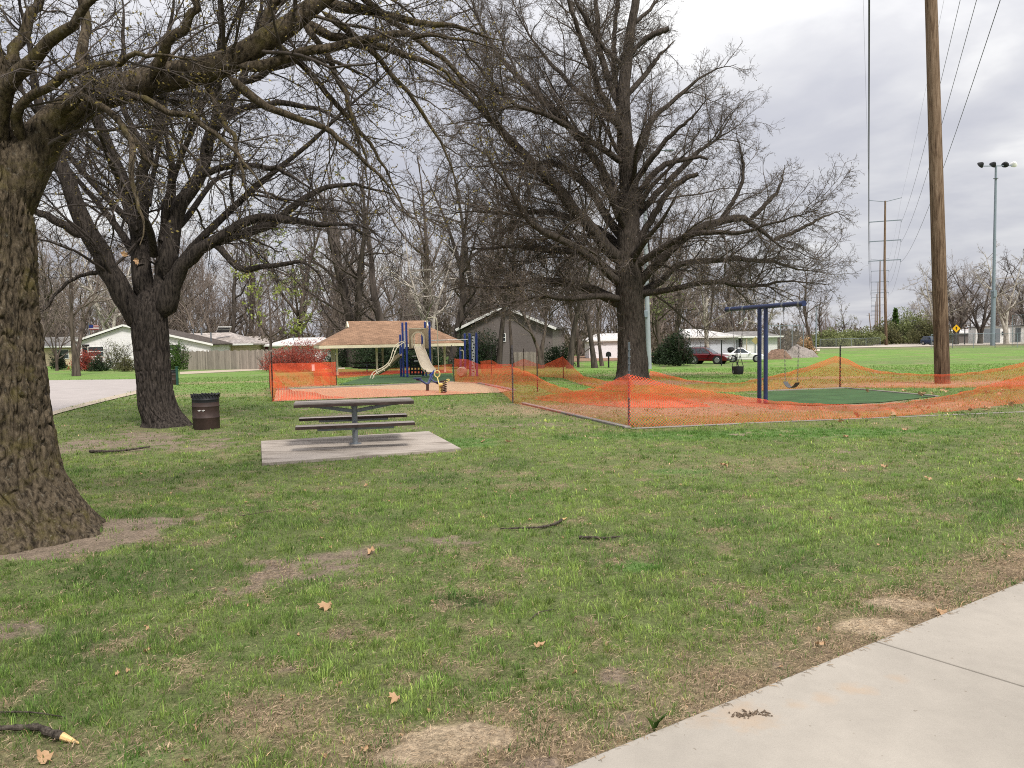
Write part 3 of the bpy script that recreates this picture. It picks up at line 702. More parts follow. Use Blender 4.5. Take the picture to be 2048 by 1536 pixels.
# --- the big mossy tree at the left
D1 = T1[1] + .45
base = np.array([T1[0], D1, 0.0])
def col_at(px, py, d, rp): p = at(px, py, d); return (p[0], p[1], p[2], rp / ppm(d))
cen = [(base[0] - .03, D1, -.12, .70), (base[0] - .03, D1, .12, .64)] + [col_at(x, y, D1, q) for x, y, q in ((-4, 960, 116), (-8, 860, 100), (-10, 740, 87), (-10, 620, 76), (-11, 500, 72), (-14, 400, 70), (-26, 300, 58), (-38, 200, 48), (-52, 60, 40), (-60, -120, 34), (-80, -400, 26))]
tr = trunk_arrays(cen, 460, 800, 15.0, 2.7, .55, 100, depth=.046)
r = np.random.default_rng(11)
LT1 = [
 limb(px_limb('-5,450,62 30,370,58 75,290,48 125,228,39 190,188,35 280,166,33 380,147,31 450,127,29 520,88,26 600,36,23 660,-10,21 740,-80,18 850,-160,12 980,-200,6'), D1, .12, 26, .012, r, .84),
 limb(px_limb('470,132,16 513,137,12 581,113,10 700,85,9 800,70,7 900,75,5 1000,95,3'), D1 + .27, .25, 20, .02, r),
 limb(px_limb('455,150,15 489,185,9 533,212,8 598,239,7 650,260,6 700,294,5 780,370,3.5 830,450,2'), D1 + .2, .1, 20, .015, r),
 limb(px_limb('120,232,11 160,190,9 191,205,7.5 239,239,7 267,290,7 263,342,6.5 273,410,6 290,437,5.5 288,470,4 280,490,3'), D1, -.55, 20, .008, r),
 limb(px_limb('247,252,6 275,290,5.5 297,325,5 318,331,4 350,345,2.5'), D1 - .28, -.4, 14, .01, r),
 limb(px_limb('-10,330,26 -5,230,20 30,150,16 90,90,13 150,40,11 210,-30,9 260,-120,6'), D1, -.4, 18, .02, r),
 limb(px_limb('300,160,14 330,100,11 380,40,9 400,-40,7 440,-150,4'), D1 + .1, -.3, 16, .02, r),
 limb(px_limb('180,190,14 160,120,11 175,40,9 150,-60,7 120,-160,4'), D1, .3, 16, .02, r),
 limb(px_limb('60,300,16 20,240,11 60,190,9 130,150,8 220,120,7 330,110,5 420,130,3'), D1, -.5, 18, .02, r),
 limb(px_limb('600,40,13 660,70,9 740,95,8 830,110,6 900,150,4 960,210,2'), D1 + .9, .2, 18, .02, r),
 limb(px_limb('640,5,14 720,20,10 800,40,8 900,50,6 1010,80,3'), D1 + 1.0, .35, 16, .02, r),
 limb(px_limb('520,80,13 540,20,10 600,-40,8 640,-110,5'), D1 + .8, -.2, 12, .02, r),
 limb(px_limb('-30,260,18 -90,180,14 -160,120,10 -260,80,6'), D1, -.3, 14, .03, r),
 limb(px_limb('-40,200,18 20,120,12 60,30,10 110,-70,7 150,-160,4'), D1, .5, 14, .03, r),
 limb(px_limb('0,480,14 -60,430,11 -110,400,8 -200,420,5'), D1, .3, 12, .03, r),
 limb(px_limb('640,20,9 720,80,6.5 790,150,5 850,230,4 900,320,3 930,410,2'), D1 + .9, .1, 20, .015, r),
 limb(px_limb('700,-25,9 800,50,6 900,130,5 980,220,3.5 1020,310,2'), D1 + 1.0, .2, 20, .015, r),
 limb(px_limb('540,75,8 640,170,6 720,260,4.5 780,350,3 820,460,2'), D1 + .7, .1, 20, .015, r),
 limb(px_limb('600,35,8 660,120,6 700,210,5 730,300,3.5 740,400,2'), D1 + .8, -.2, 20, .015, r),
 limb(px_limb('400,140,8 430,210,6 470,280,5 490,350,4 500,430,2.5'), D1 + .4, -.25, 20, .015, r),
 limb(px_limb('230,180,9 300,205,7 380,230,6 440,280,5 500,330,4 540,400,2.5'), D1 + .1, -.45, 16, .015, r)]
t1 = thing('large_tree', 'massive mossy furrowed tree trunk at the left edge, its thick limb arching over the lawn', 'tree', base)
LVT1 = [dict(dens=4.50, t0=.10, t1=1, ang=.75, asd=.28, lr=.42, lmin=.5, lmax=2.2, K=12, wander=.13, trop=-.025, rk=.011, rmin=.0045, S=7),
        dict(dens=9.95, t0=.08, t1=1, ang=.8, asd=.3, lr=.42, lmin=.25, lmax=.9, K=9, wander=.15, trop=-.010, rk=.009, rmin=.0034, S=5),
        dict(dens=10.70, t0=.1, t1=1, ang=.75, asd=.3, lr=.45, lmin=.1, lmax=.42, K=6, wander=.15, trop=.0, rk=.010, rmin=.0026, S=3),
        dict(dens=7.39, t0=.15, t1=1, ang=.7, asd=.3, lr=.45, lmin=.05, lmax=.2, K=4, wander=.15, trop=.03, rk=.012, rmin=.0021, S=3)]
big_tree(t1, padK(LT1), r, (M['bark_mossy'], M['twig_near']), LVT1, .30, .030, M['budleaf'], tr)

# --- the dark many-stemmed tree
D2 = T2[1] + .55
base = np.array([T2[0], D2, 0.0])
cen = [(base[0], D2, -.1, .60), (base[0], D2, .08, .53)] + [col_at(x, y, D2, q) for x, y, q in ((314, 815, 36), (308, 760, 33), (303, 700, 33), (299, 660, 35), (297, 625, 33), (297, 595, 22), (297, 570, 5))]
tr = trunk_arrays(cen, 300, 330, 11, 1.7, .4, 120, depth=.036)
r = np.random.default_rng(12)
LT2 = [
 limb(px_limb('290,670,30 272,630,28 240,580,26 208,520,24 174,462,22 150,400,19 130,345,18 112,300,16 88,240,13 70,180,11 58,100,9 40,0,6 30,-90,3'), D2, -.15, 26, .02, r, .80),
 limb(px_limb('170,475,13 154,468,11 103,434,10 68,420,8 20,395,6 -40,380,3'), D2 - .5, -.3, 16, .03, r, .80),
 limb(px_limb('205,545,6 178,546,5 150,553,4 120,580,4 95,615,3 78,622,2'), D2 - .3, -.3, 14, .02, r, .80),
 limb(px_limb('292,610,28 283,540,23 279,480,21 270,427,20 260,393,18 239,349,15 222,308,13 205,267,12 191,225,10 180,150,8 165,60,6 150,-40,3'), D2, .2, 24, .02, r, .80),
 limb(px_limb('280,490,17 284,427,16 287,342,14 294,308,13 308,267,12 321,219,10 330,150,9 342,60,7 350,-60,4'), D2 + .2, -.25, 22, .03, r, .80),
 limb(px_limb('320,620,28 326,560,22 328,496,17 338,427,15 342,376,11 345,330,9 330,270,7 335,200,4'), D2, .35, 20, .02, r, .80),
 limb(px_limb('330,560,24 342,480,20 349,444,18 373,393,17 397,359,16 407,328,15 417,274,14 441,239,13 462,205,12 479,171,11 500,110,10 520,30,8 535,-60,5'), D2, .1, 26, .02, r, .80),
 limb(px_limb('412,320,10 424,260,9 434,212,9 441,137,8 445,68,7 434,-10,5 440,-100,3'), D2 + .3, -.4, 18, .03, r, .80),
 limb(px_limb('325,640,27 338,590,24 353,541,19 382,514,17 412,489,15 451,469,13 479,448,12 520,431,11 581,441,10 632,451,8 700,444,6 750,462,4 800,500,2'), D2, -.12, 26, .02, r, .80),
 limb(px_limb('385,515,12 393,495,11 440,482,12 479,468,12 530,455,11 561,438,10 598,403,8 650,373,7 700,366,6 760,380,4 820,400,2'), D2, .3, 22, .02, r, .80),
 limb(px_limb('420,486,9 440,495,8 455,515,8 470,532,8 490,540,8 515,533,7 560,530,6 600,520,5 640,545,3 660,600,2'), D2 - .2, -.2, 22, .015, r, .80),
 limb(px_limb('222,308,9 180,270,7 130,250,6 90,200,4 60,150,3'), D2 + .3, .4, 14, .03, r, .80),
 limb(px_limb('397,355,9 450,330,8 520,330,7 590,350,5 650,400,3'), D2 + .1, -.5, 16, .03, r, .80),
 limb(px_limb('441,239,9 500,210,8 570,200,7 650,220,5 720,270,3'), D2 + .3, .5, 16, .03, r, .80),
 limb(px_limb('479,171,8 560,130,7 640,110,6 720,140,4 790,200,2'), D2 + .4, -.2, 16, .03, r, .80),
 limb(px_limb('294,308,8 250,230,7 235,150,6 250,60,5 240,-40,3'), D2 + .3, .6, 14, .03, r, .80),
 limb(px_limb('130,345,9 90,330,7 40,330,5 -20,360,3'), D2 - .4, .5, 12, .03, r, .80)]
for a in range(7):
    az = a * 2.4; e = at(305 + 30 * math.cos(az), 560 - 25 * a, D2); pts = [np.append(e, .12 - .008 * a)]; d = np.array((math.cos(az) * .75, math.sin(az), .75)); d /= np.linalg.norm(d)
    for k in range(7): d = d + np.array((0, 0, .03 - .05 * (k > 3))) + r.normal(size=3) * .12; e = e + d * .95; pts.append(np.append(e, (.12 - .008 * a) * (1 - (k + 1) / 7.3)))
    Q = resample(chaikin(np.array(pts)), 18); LT2.append((Q[:, :3], Q[:, 3]))
t2 = thing('dark_tree', 'dark-barked tree splitting into several stems beside the brown drum', 'tree', base)

LVT2 = [dict(dens=2.85, t0=.14, t1=1, ang=.75, asd=.28, lr=.40, lmin=.8, lmax=3.4, K=12, wander=.13, trop=-.018, rk=.012, rmin=.009, S=6),
        dict(dens=5.68, t0=.1, t1=1, ang=.8, asd=.28, lr=.40, lmin=.4, lmax=1.5, K=9, wander=.15, trop=-.01, rk=.010, rmin=.0062, S=5),
        dict(dens=8.08, t0=.1, t1=1, ang=.75, asd=.3, lr=.45, lmin=.2, lmax=.7, K=6, wander=.15, trop=-.005, rk=.009, rmin=.0046, S=3),
        dict(dens=6.19, t0=.12, t1=1, ang=.7, asd=.3, lr=.45, lmin=.1, lmax=.34, K=4, wander=.15, trop=.02, rk=.012, rmin=.0038, S=3)]
big_tree(t2, padK(LT2), r, (M['bark_dark'], M['twig_dark']), LVT2, .16, .032, M['budleaf'], tr)

# --- the oak in the middle
D3 = T3[1] + .75
base = np.array([T3[0], D3, float(terr(0, D3))])
cen = [(base[0], D3, base[2] - .15, .95), (base[0], D3, base[2] + .08, .86)] + [col_at(x, y, D3, q) for x, y, q in ((1266, 725, 31), (1263, 690, 28), (1262, 640, 27), (1260, 600, 28), (1258, 560, 27), (1256, 513, 24), (1258, 440, 21), (1259, 376, 19), (1249, 274, 15), (1245, 191, 13), (1252, 137, 11), (1262, 51, 9), (1273, 0, 8), (1285, -120, 5), (1290, -240, 3))]
tr = trunk_arrays(cen, 200, 420, 10, 1.4, .5, 140, depth=.025)
r = np.random.default_rng(13)
LT3 = [limb(px_limb(s), D3, k, 24, .022, r, .84) for s, k in (
 ('1252,530,16 1218,503,15 1173,444,14 1136,407,13 1105,366,12 1064,325,11 1023,284,10 985,243,9 941,195,7 900,164,5 840,120,3 780,100,2', -.25),
 ('1250,480,12 1218,444,10 1190,390,9 1146,345,8 1105,321,7 1060,330,5 1000,325,4 950,335,2', .5),
 ('1254,460,13 1242,444,12 1208,342,10 1190,321,10 1146,260,9 1109,222,8 1054,171,7 1002,120,6 961,51,5 930,-40,3', .2),
 ('1250,290,10 1235,239,9 1218,219,9 1201,191,8 1184,137,7 1167,89,6 1153,51,6 1136,0,5 1120,-90,3', -.4),
 ('1245,220,9 1228,191,8 1204,120,7 1197,85,7 1194,34,6 1191,-20,5 1190,-120,3', .3),
 ('1244,200,7 1230,171,6 1228,110,6 1228,68,5 1234,20,5 1240,-80,3', .5),
 ('1262,420,9 1273,393,8 1310,342,7 1345,322,7 1385,316,7 1408,312,9 1416,318,9', .2),
 ('1264,500,9 1283,472,8 1320,410,8 1341,376,8 1372,356,11 1396,346,17', -.3),
 ('1268,580,12 1295,545,11 1320,523,10 1344,496,10 1396,455,9 1447,441,9 1488,434,9 1504,450,8 1526,462,7 1545,480,5 1570,500,3 1600,520,2', -.2),
 ('1254,340,9 1269,308,8 1293,260,7 1310,229,6 1345,205,5 1386,164,4 1434,137,3 1475,128,1.5', .1),
 ('1250,130,6 1262,109,5 1290,75,6 1321,65,10 1338,57,19', -.1),
 ('1248,575,11 1200,530,9 1153,496,9 1100,470,8 1064,448,8 1037,410,7 1020,376,6 985,325,5 961,297,4 917,284,2', -.45),
 ('1246,620,14 1236,603,14 1190,583,12 1165,570,11 1114,562,8 1070,560,7 1038,570,6 987,578,5 930,570,4 880,590,2', .15),
 ('1270,610,12 1290,578,10 1330,560,8 1345,530,7 1400,522,7 1470,517,6 1540,522,5 1600,540,4 1650,545,2', .35),
 ('1256,520,10 1220,470,8 1160,440,7 1090,420,6 1020,430,5 950,420,4 880,430,2', .6),
 ('1256,500,9 1190,500,8 1110,505,6 1030,490,5 960,500,4 900,490,2', .3),
 ('1250,600,9 1200,590,7 1140,600,6 1080,590,5 1000,610,3 960,620,2', -.7),
 ('1260,450,9 1300,400,8 1350,350,7 1400,300,5 1450,270,3 1490,240,2', .5),
 ('1258,380,8 1300,320,7 1340,270,5 1390,230,4 1420,190,2', -.5),
 ('1262,540,9 1330,490,8 1400,460,6 1480,470,5 1560,440,4 1640,420,2', -.6),
 ('1265,590,9 1340,580,7 1420,560,6 1500,575,5 1580,560,3 1660,570,2', -.3),
 ('1440,443,7 1470,400,5 1490,350,4 1480,300,3 1470,250,1.5', .0),
 ('1500,440,6 1530,410,5 1560,380,4 1570,330,2', .2),
 ('1545,480,5 1600,460,4 1650,430,3 1690,420,1.5', .1),
 ('1248,260,7 1200,220,6 1130,160,5 1070,90,4 1030,20,3', .55),
 ('1252,330,8 1180,280,7 1100,230,6 1020,210,5 950,130,4 900,60,2', -.6),
 ('1246,200,7 1290,150,6 1320,110,5 1350,80,3', .4),
 ('1262,51,5 1300,20,4 1330,-20,3 1350,-80,2', .2),
 ('1252,137,6 1200,90,5 1160,20,4 1120,-60,3', -.3))]
for a in range(10):
    az = a * 2.4 + .4; hgt = .35 + .05 * a; i = int(hgt * 300) + 60; e = np.array(col_at(1257 - (a > 8) * 8, 590 - 30 * a, D3, 1))[:3]
    sgn = np.array((math.cos(az) * .55, math.sin(az) * 1.0, .35 + .05 * a)); d = sgn / np.linalg.norm(sgn); q0 = .26 - .012 * a; pts = [np.append(e, q0)]; ln = 6.2 - .25 * a
    for k in range(8): d = nz(d + np.array((0, 0, .05)) + r.normal(size=3) * .13); e = e + d * ln / 8; pts.append(np.append(e, q0 * (1 - (k + 1) / 8.3)))
    Q = resample(chaikin(np.array(pts)), 24); LT3.append((Q[:, :3], Q[:, 3]))
t3 = thing('oak_tree', 'broad bare oak standing in the orange-fenced enclosure, brown bark with stubbed limbs', 'tree', base)
LVT3 = [dict(dens=2.73, t0=.10, t1=1, ang=.72, asd=.25, lr=.48, lmin=1.0, lmax=5.4, K=12, wander=.12, trop=.004, rk=.0115, rmin=.012, S=6),
        dict(dens=4.62, t0=.08, t1=1, ang=.8, asd=.28, lr=.42, lmin=.6, lmax=2.0, K=9, wander=.14, trop=.012, rk=.009, rmin=.0085, S=5),
        dict(dens=5.95, t0=.1, t1=1, ang=.78, asd=.3, lr=.42, lmin=.3, lmax=1.0, K=6, wander=.14, trop=.015, rk=.009, rmin=.0066, S=3),
        dict(dens=4.12, t0=.12, t1=1, ang=.7, asd=.3, lr=.45, lmin=.16, lmax=.5, K=4, wander=.14, trop=.03, rk=.012, rmin=.0055, S=3)]
big_tree(t3, LT3, r, (M['bark_oak'], M['twig_oak']), LVT3, .30, .055, M['twigbud'], tr)
# ------------------------------------------------------------------ background trees
def proto(seed, H, tr, stems, spread, mats, lean=.0, fine=2.3, first=.22, trop=.03, leaf=None, leafn=0, leafsize=.16, up=.75, twig=.011, low=.0):
    r = np.random.default_rng(seed); L = []
    root = thing('bare_tree', None, 'tree'); w = Wood()
    K = 20
    for s in range(stems):
        az = s * 2 * PI / max(stems, 1) + r.uniform(0, 1); sp = 0 if stems == 1 else r.uniform(.22, .42)
        d = nz(np.array((math.cos(az) * sp + lean, math.sin(az) * sp, 1.0))); e = np.array((0, 0, -.3)); pts = [np.append(e, tr * 1.0)]
        hh = H * r.uniform(.82, 1.0)
        for k in range(9):
            if stems > 1 and k < 1: e = e + np.array((0, 0, hh / 9 + .3))
            else: d = nz(d + r.normal(size=3) * np.array((.09, .09, .03)) + np.array((0, 0, .05))); e = e + d * hh / 9
            pts.append(np.append(e, max(tr * .74 * (1.05 - .98 * ((k + 1) / 9) ** .9), .02) * (1 if stems == 1 or k < 1 else .72)))
        Q = resample(chaikin(np.array(pts)), K); L.append((Q[:, :3], Q[:, 3]))
    P, R = stack(L); w.add(P, R, 10)
    p1, r1 = spawn(r, P, R, 1.6 if stems == 1 else 1.1, first, .97, up, .25, spread, 1.0, H * .5, 12, .13, trop, .021, .03, .62)
    w.add(p1, r1, 6)
    w.build('trunk', mats[0], root, False)
    c = Wood()
    p2, r2 = spawn(r, p1, r1, 1.15 * fine, .15, 1, .75, .28, .42, .6, 3.2, 8, .15, trop * .7, .014, twig * 1.7, .5); c.add(p2, r2, 4)
    p3, r3 = spawn(r, p2, r2, 1.9 * fine, .1, 1, .7, .28, .45, .35, 1.4, 6, .15, .02, .011, twig * 1.1, .5); c.add(p3, r3, 3)
    p4, r4 = spawn(r, p3, r3, 2.2 * fine, .1, 1, .7, .28, .5, .2, .7, 4, .15, .02, .012, twig * .8, .4); c.add(p4, r4, 3)
    c.build('crown', mats[1], root, False)
    if leaf:
        tips = np.concatenate([p4[:, -1], p4[:, 2], p3[:, -1]]); k = r.random(len(tips)) < leafn; tips = tips[k]
        o = buds_mesh('foliage', tips, r.normal(size=(len(tips), 3)), leafsize, leaf, root, r, 2, False)
    return root
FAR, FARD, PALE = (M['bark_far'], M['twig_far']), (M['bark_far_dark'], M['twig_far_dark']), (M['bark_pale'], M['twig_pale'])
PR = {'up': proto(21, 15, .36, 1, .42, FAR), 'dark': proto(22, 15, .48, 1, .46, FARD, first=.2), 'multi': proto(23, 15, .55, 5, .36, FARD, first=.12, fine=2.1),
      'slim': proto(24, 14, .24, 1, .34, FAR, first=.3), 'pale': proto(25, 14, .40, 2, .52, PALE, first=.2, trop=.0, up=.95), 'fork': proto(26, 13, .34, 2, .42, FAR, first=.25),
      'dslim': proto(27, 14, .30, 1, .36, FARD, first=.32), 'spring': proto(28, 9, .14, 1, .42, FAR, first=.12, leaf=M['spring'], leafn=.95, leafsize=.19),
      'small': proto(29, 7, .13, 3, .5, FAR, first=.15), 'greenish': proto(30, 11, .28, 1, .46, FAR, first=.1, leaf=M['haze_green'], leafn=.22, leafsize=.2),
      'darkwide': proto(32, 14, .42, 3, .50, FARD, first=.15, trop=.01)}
PH = dict(up=15, dark=15, multi=15, slim=14, pale=14, fork=13, dslim=14, spring=9, small=7, greenish=11, darkwide=14)
used = set()
def tree(kind, px, d, top, label, name='bare_tree', rz=None, group='trees around the park', width=1.0):
    p = gx(px, d); h = at(px, top, d)[2] - p[2]; s = h / PH[kind]
    rz = random.uniform(0, 6.28) if rz is None else rz
    if kind in used: o = copy_tree(PR[kind])
    else: o = PR[kind]; used.add(kind)
    o.name = name; o.location = p; o.rotation_euler = (0, 0, rz); o.scale = (s * width, s * width, s)
    tag(o, label, 'tree', group); return o
for a in (
 ('fork', 150, 68, 400, 'forked brown tree in front of the white gabled house with low stub limbs', 'forked_tree', .9),
 ('small', 112, 84, 560, 'small thin-stemmed tree left of the white house, beside the drive', 'small_tree'),
 ('pale', 228, 108, 430, 'pale-barked sycamore rising behind the white gabled house roof', 'sycamore_tree'),
 ('up', 70, 100, 430, 'tall brown tree far left, seen between the mossy trunk and the white house', 'bare_tree'),
 ('up', 390, 118, 430, 'bare brown tree behind the long pale roof, just right of the dark tree trunk', 'bare_tree'),
 ('dark', 452, 116, 420, 'dark ivy-footed tree standing behind the tan house by the plank fence', 'bare_tree'),
 ('spring', 540, 92, 450, 'yellow-green tree coming into leaf between the roofs and the picnic shelter', 'budding_tree'),
 ('greenish', 600, 118, 330, 'tall tree with faint green haze behind the low metal-roofed house', 'budding_tree'),
 ('multi', 706, 79, 300, 'large dark many-stemmed tree behind the left end of the shelter roof', 'multi_stemmed_tree'),
 ('dark', 780, 84, 250, 'thick straight dark trunk rising behind the middle of the shelter roof', 'bare_tree'),
 ('dark', 905, 77, 290, 'stout brown tree behind the right end of the shelter, beside the grey gable', 'bare_tree'),
 ('pale', 866, 88, 420, 'pale mottled trunk seen between slide tower and white pole', 'sycamore_tree'),
 ('dslim', 995, 70, 330, 'dark straight tree before the left slope of the grey gabled house', 'bare_tree'),
 ('fork', 1082, 67, 440, 'low V-forked tree in front of the right half of the grey gable', 'forked_tree'),
 ('slim', 1025, 72, 420, 'slender leaning tree in front of the grey gable peak', 'slim_tree'),
 ('dslim', 1138, 66, 350, 'tall narrow trunk just right of the grey gabled house', 'bare_tree'),
 ('small', 1156, 68, 560, 'thin low tree beside the tall trunk right of the grey house', 'small_tree'),
 ('dslim', 1190, 66, 370, 'dark trunk in front of the white garage, left of the oak', 'bare_tree'),
 ('slim', 1204, 70, 430, 'slim trunk between the mailbox and the dark trunk', 'slim_tree'),
 ('greenish', 1320, 76, 440, 'bushy grey-green tree behind the steel lamp pole right of the oak', 'budding_tree'),
 ('up', 1345, 82, 430, 'leaning brown tree above the dark hedge left of the red car', 'bare_tree'),
 ('pale', 1414, 90, 470, 'white-limbed sycamore in front of the pale blue house behind the red car', 'sycamore_tree', 1.4),
 ('pale', 1523, 94, 520, 'mottled sycamore trunk behind the blue swing posts', 'sycamore_tree', 2.9),
 ('up', 1480, 115, 430, 'tall hazy tree rising beyond the white sedan', 'bare_tree'),
 ('up', 1627, 120, 500, 'upright bare tree beyond the right end of the swing beam', 'bare_tree'),
 ('up', 1645, 150, 560, 'taller of two bare trees at the left of the far hedge', 'bare_tree'),
 ('greenish', 1690, 175, 590, 'rounded grey-green tree at the left of the pole line', 'budding_tree'),
 ('greenish', 1818, 190, 600, 'broad greening tree left of the tall near utility pole', 'budding_tree'),
 ('pale', 1873, 142, 510, 'pale upright sycamore just behind the near utility pole', 'sycamore_tree'),
 ('darkwide', 1912, 150, 500, 'dark spreading tree between the utility pole and the field light', 'bare_tree'),
 ('darkwide', 1960, 155, 490, 'dark leaning tree just left of the field light pole', 'bare_tree'),
 ('pale', 2012, 146, 470, 'white-limbed sycamore just right of the field light pole', 'sycamore_tree', .3),
 ('darkwide', 2055, 160, 480, 'dark tree at the right edge behind the white trailer', 'bare_tree'),
 ('pale', 1845, 185, 560, 'distant pale tree left of the near utility pole, above the green scrub', 'sycamore_tree'),
 ('multi', 960, 100, 290, 'many-stemmed tree rising behind the dark roof of the grey house', 'multi_stemmed_tree'),
 ('up', 850, 112, 270, 'tall brown crown seen above the slide tower', 'bare_tree'),
 ('up', 650, 120, 290, 'brown bare tree behind the red bush left of the shelter', 'bare_tree'),
 ('dark', 1060, 108, 320, 'dark-crowned tree directly behind the grey gable peak', 'bare_tree'),
 ('up', 1165, 110, 390, 'hazy brown tree behind the white garage', 'bare_tree'),
 ('up', 1250, 115, 410, 'hazy brown tree behind the oak trunk', 'bare_tree'),
 ('up', 310, 120, 420, 'brown tree behind the white house, hidden partly by the dark tree trunk', 'bare_tree'),
 ('up', 500, 130, 370, 'tall brown tree behind the dark-red house roof', 'bare_tree')):
    tree(a[0], a[1], a[2], a[3], a[4], a[5], a[6] if len(a) > 6 else None)
# the conifer spire in the far scrub
def conifer(px, d, top, label):
    p = gx(px, d); h = at(px, top, d)[2] - p[2]; r = np.random.default_rng(5); root = thing('conifer', label, 'tree', p)
    MB().tube([p, p + np.array((0, 0, h))], [h * .02, .03], 8).build('trunk', M['bark_far_dark'], root)
    N = 1100; t = r.random(N) ** .8; az = r.uniform(0, 6.28, N); rr = (1 - t) * h * .22 * r.uniform(.5, 1, N) * (.7 + .3 * np.sin(t * 40)); 
    pos = np.stack([p[0] + rr * np.cos(az), p[1] + rr * np.sin(az), p[2] + h * (.08 + .92 * t) - rr * .25], 1); dr = np.stack([np.cos(az), np.sin(az), -.3 * np.ones(N)], 1)
    buds_mesh('foliage', pos, dr, h * .06, M['bush_green'], root, r, 2)
conifer(1790, 170, 618, 'small dark conifer spire above the far green scrub')
# distant wood that closes the view
def woods(name, spots, mats, seed):
    r = np.random.default_rng(seed); w = Wood()
    P, R = [], []
    for px, d, top in spots:
        p = gx(px, d); h = at(px, top, d)[2] - p[2]
        for s in range(r.integers(1, 4)):
            e = p + np.array((r.normal() * 1.2, r.normal() * 2, -.3)); dd = nz(np.array((r.normal() * .12, r.normal() * .12, 1))); q = [np.append(e, .2)]; hh = h * r.uniform(.6, 1.0)
            for k in range(7): dd = nz(dd + r.normal(size=3) * np.array((.10, .10, .02))); e = e + dd * hh / 7; q.append(np.append(e, .2 * (1 - (k + 1) / 7.3)))
            Q = resample(np.array(q), 12); P.append(Q[:, :3]); R.append(Q[:, 3])
    P, R = np.array(P), np.array(R); w.add(P, R, 5)
    p1, r1 = spawn(r, P, R, 1.7, .12, 1, .7, .25, .42, 1, 6, 8, .14, .04, .016, .03); w.add(p1, r1, 4)
    p2, r2 = spawn(r, p1, r1, 1.8, .1, 1, .7, .25, .5, .6, 3, 6, .15, .03, .013, .022); w.add(p2, r2, 3)
    p3, r3 = spawn(r, p2, r2, 2.0, .1, 1, .7, .25, .5, .4, 1.6, 4, .15, .03, .013, .016); w.add(p3, r3, 3)
    o = link(name, mesh_np(name, np.concatenate(w.V), np.concatenate(w.F)), mats); return tag(o, kind='stuff')
r = np.random.default_rng(31)
sp = [(r.uniform(-500, 1480), r.uniform(112, 165), r.uniform(385, 570)) for _ in range(190)] + [(r.uniform(1830, 2500), r.uniform(185, 230), r.uniform(500, 590)) for _ in range(60)]
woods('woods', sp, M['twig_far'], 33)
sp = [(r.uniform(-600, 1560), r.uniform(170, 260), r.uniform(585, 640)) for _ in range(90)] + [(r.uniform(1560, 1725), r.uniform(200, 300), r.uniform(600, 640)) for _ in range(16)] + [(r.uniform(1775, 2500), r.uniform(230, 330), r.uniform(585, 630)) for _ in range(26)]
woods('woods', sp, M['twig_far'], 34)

r = np.random.default_rng(55); N = 60000
px_ = r.uniform(-700, 2700, N); dd_ = r.uniform(108, 200, N); hh = (1.2 + 4.2 * noise3(px_ * .012, dd_ * .05, .5, 61)) * r.random(N) ** 1.3
vx = (px_ - 1024) / FPX * dd_; k = (px_ < 1600) | (dd_ > 178); pos = np.stack([vx, dd_, -.55 + hh], 1)[k]
tag(buds_mesh('undergrowth', pos, np.stack([r.normal(size=len(pos)) * .4, r.normal(size=len(pos)) * .4, np.ones(len(pos))], 1), .55, leafy('undergrowth_leaf', (.075, .06, .045), (.17, .14, .10)), None, r, 2), kind='stuff')

# ------------------------------------------------------------------ shrubs
def shrub(name, px, d, wpx, ypx, label, leafm, n=2600, size=.11, stems=M['twig_dark'], group=None, depth=.8, bare=.0, base=None):
    """ypx = how high it reaches; leaves fill a lumpy volume on a clump of stems"""
    p = gx(px, d); w = wpx / ppm(d) / 2; h = at(px, ypx, d)[2] - p[2]; r = np.random.default_rng(int(px * 7 + d)); n = int(n * 1.9); root = thing(name, label, 'bush', p, 0, group)
    P = []
    for k in range(13):
        az = r.uniform(0, 6.28); q = r.random() ** .6; e = p + np.array((math.cos(az) * w * .35 * q, math.sin(az) * w * .3 * q, -.05)); d_ = nz(np.array((math.cos(az) * w * q, math.sin(az) * w * q * depth, h * .95))); pts = [e]
        for i in range(5): d_ = nz(d_ + r.normal(size=3) * .12); e = e + d_ * h * r.uniform(.75, 1) / 5; pts.append(e)
        P.append(pts)
    P = np.array(P); R = np.linspace(.03, .008, 6)[None] * np.ones((len(P), 1)); wd_ = Wood().add(P, R, 5)
    a, b = spawn(r, P, R, 4.5, .2, 1, .6, .25, .5, .2, h * .5, 5, .15, .03, .02, .006); wd_.add(a, b, 3)
    a2, b2 = spawn(r, a, b, 5, .1, 1, .6, .25, .5, .15, .4, 4, .15, .03, .02, .005); wd_.add(a2, b2, 3)
    wd_.build('stem', stems, root)
    u = nz(r.normal(size=(n, 3))); u[:, 2] = np.abs(u[:, 2]) * 1.0; q = r.random(n) ** .42
    lump = .48 + .95 * noise3(u[:, 0] * 2.6 + px, u[:, 1] * 2.6, u[:, 2] * 2.6, 3); q = q * lump
    pos = p + np.stack([u[:, 0] * w * q, u[:, 1] * w * depth * q, h * (.06 + .94 * u[:, 2] * q * (1 - .0 * q))], 1)
    gap = noise3(pos[:, 0] * 1.6 / max(w, .6) * 2, pos[:, 1] * 2, pos[:, 2] * 2.2, 9); pos = pos[gap > .22 + bare]
    buds_mesh('foliage', pos, r.normal(size=(len(pos), 3)), size, leafm, root, r, 2)
    return root
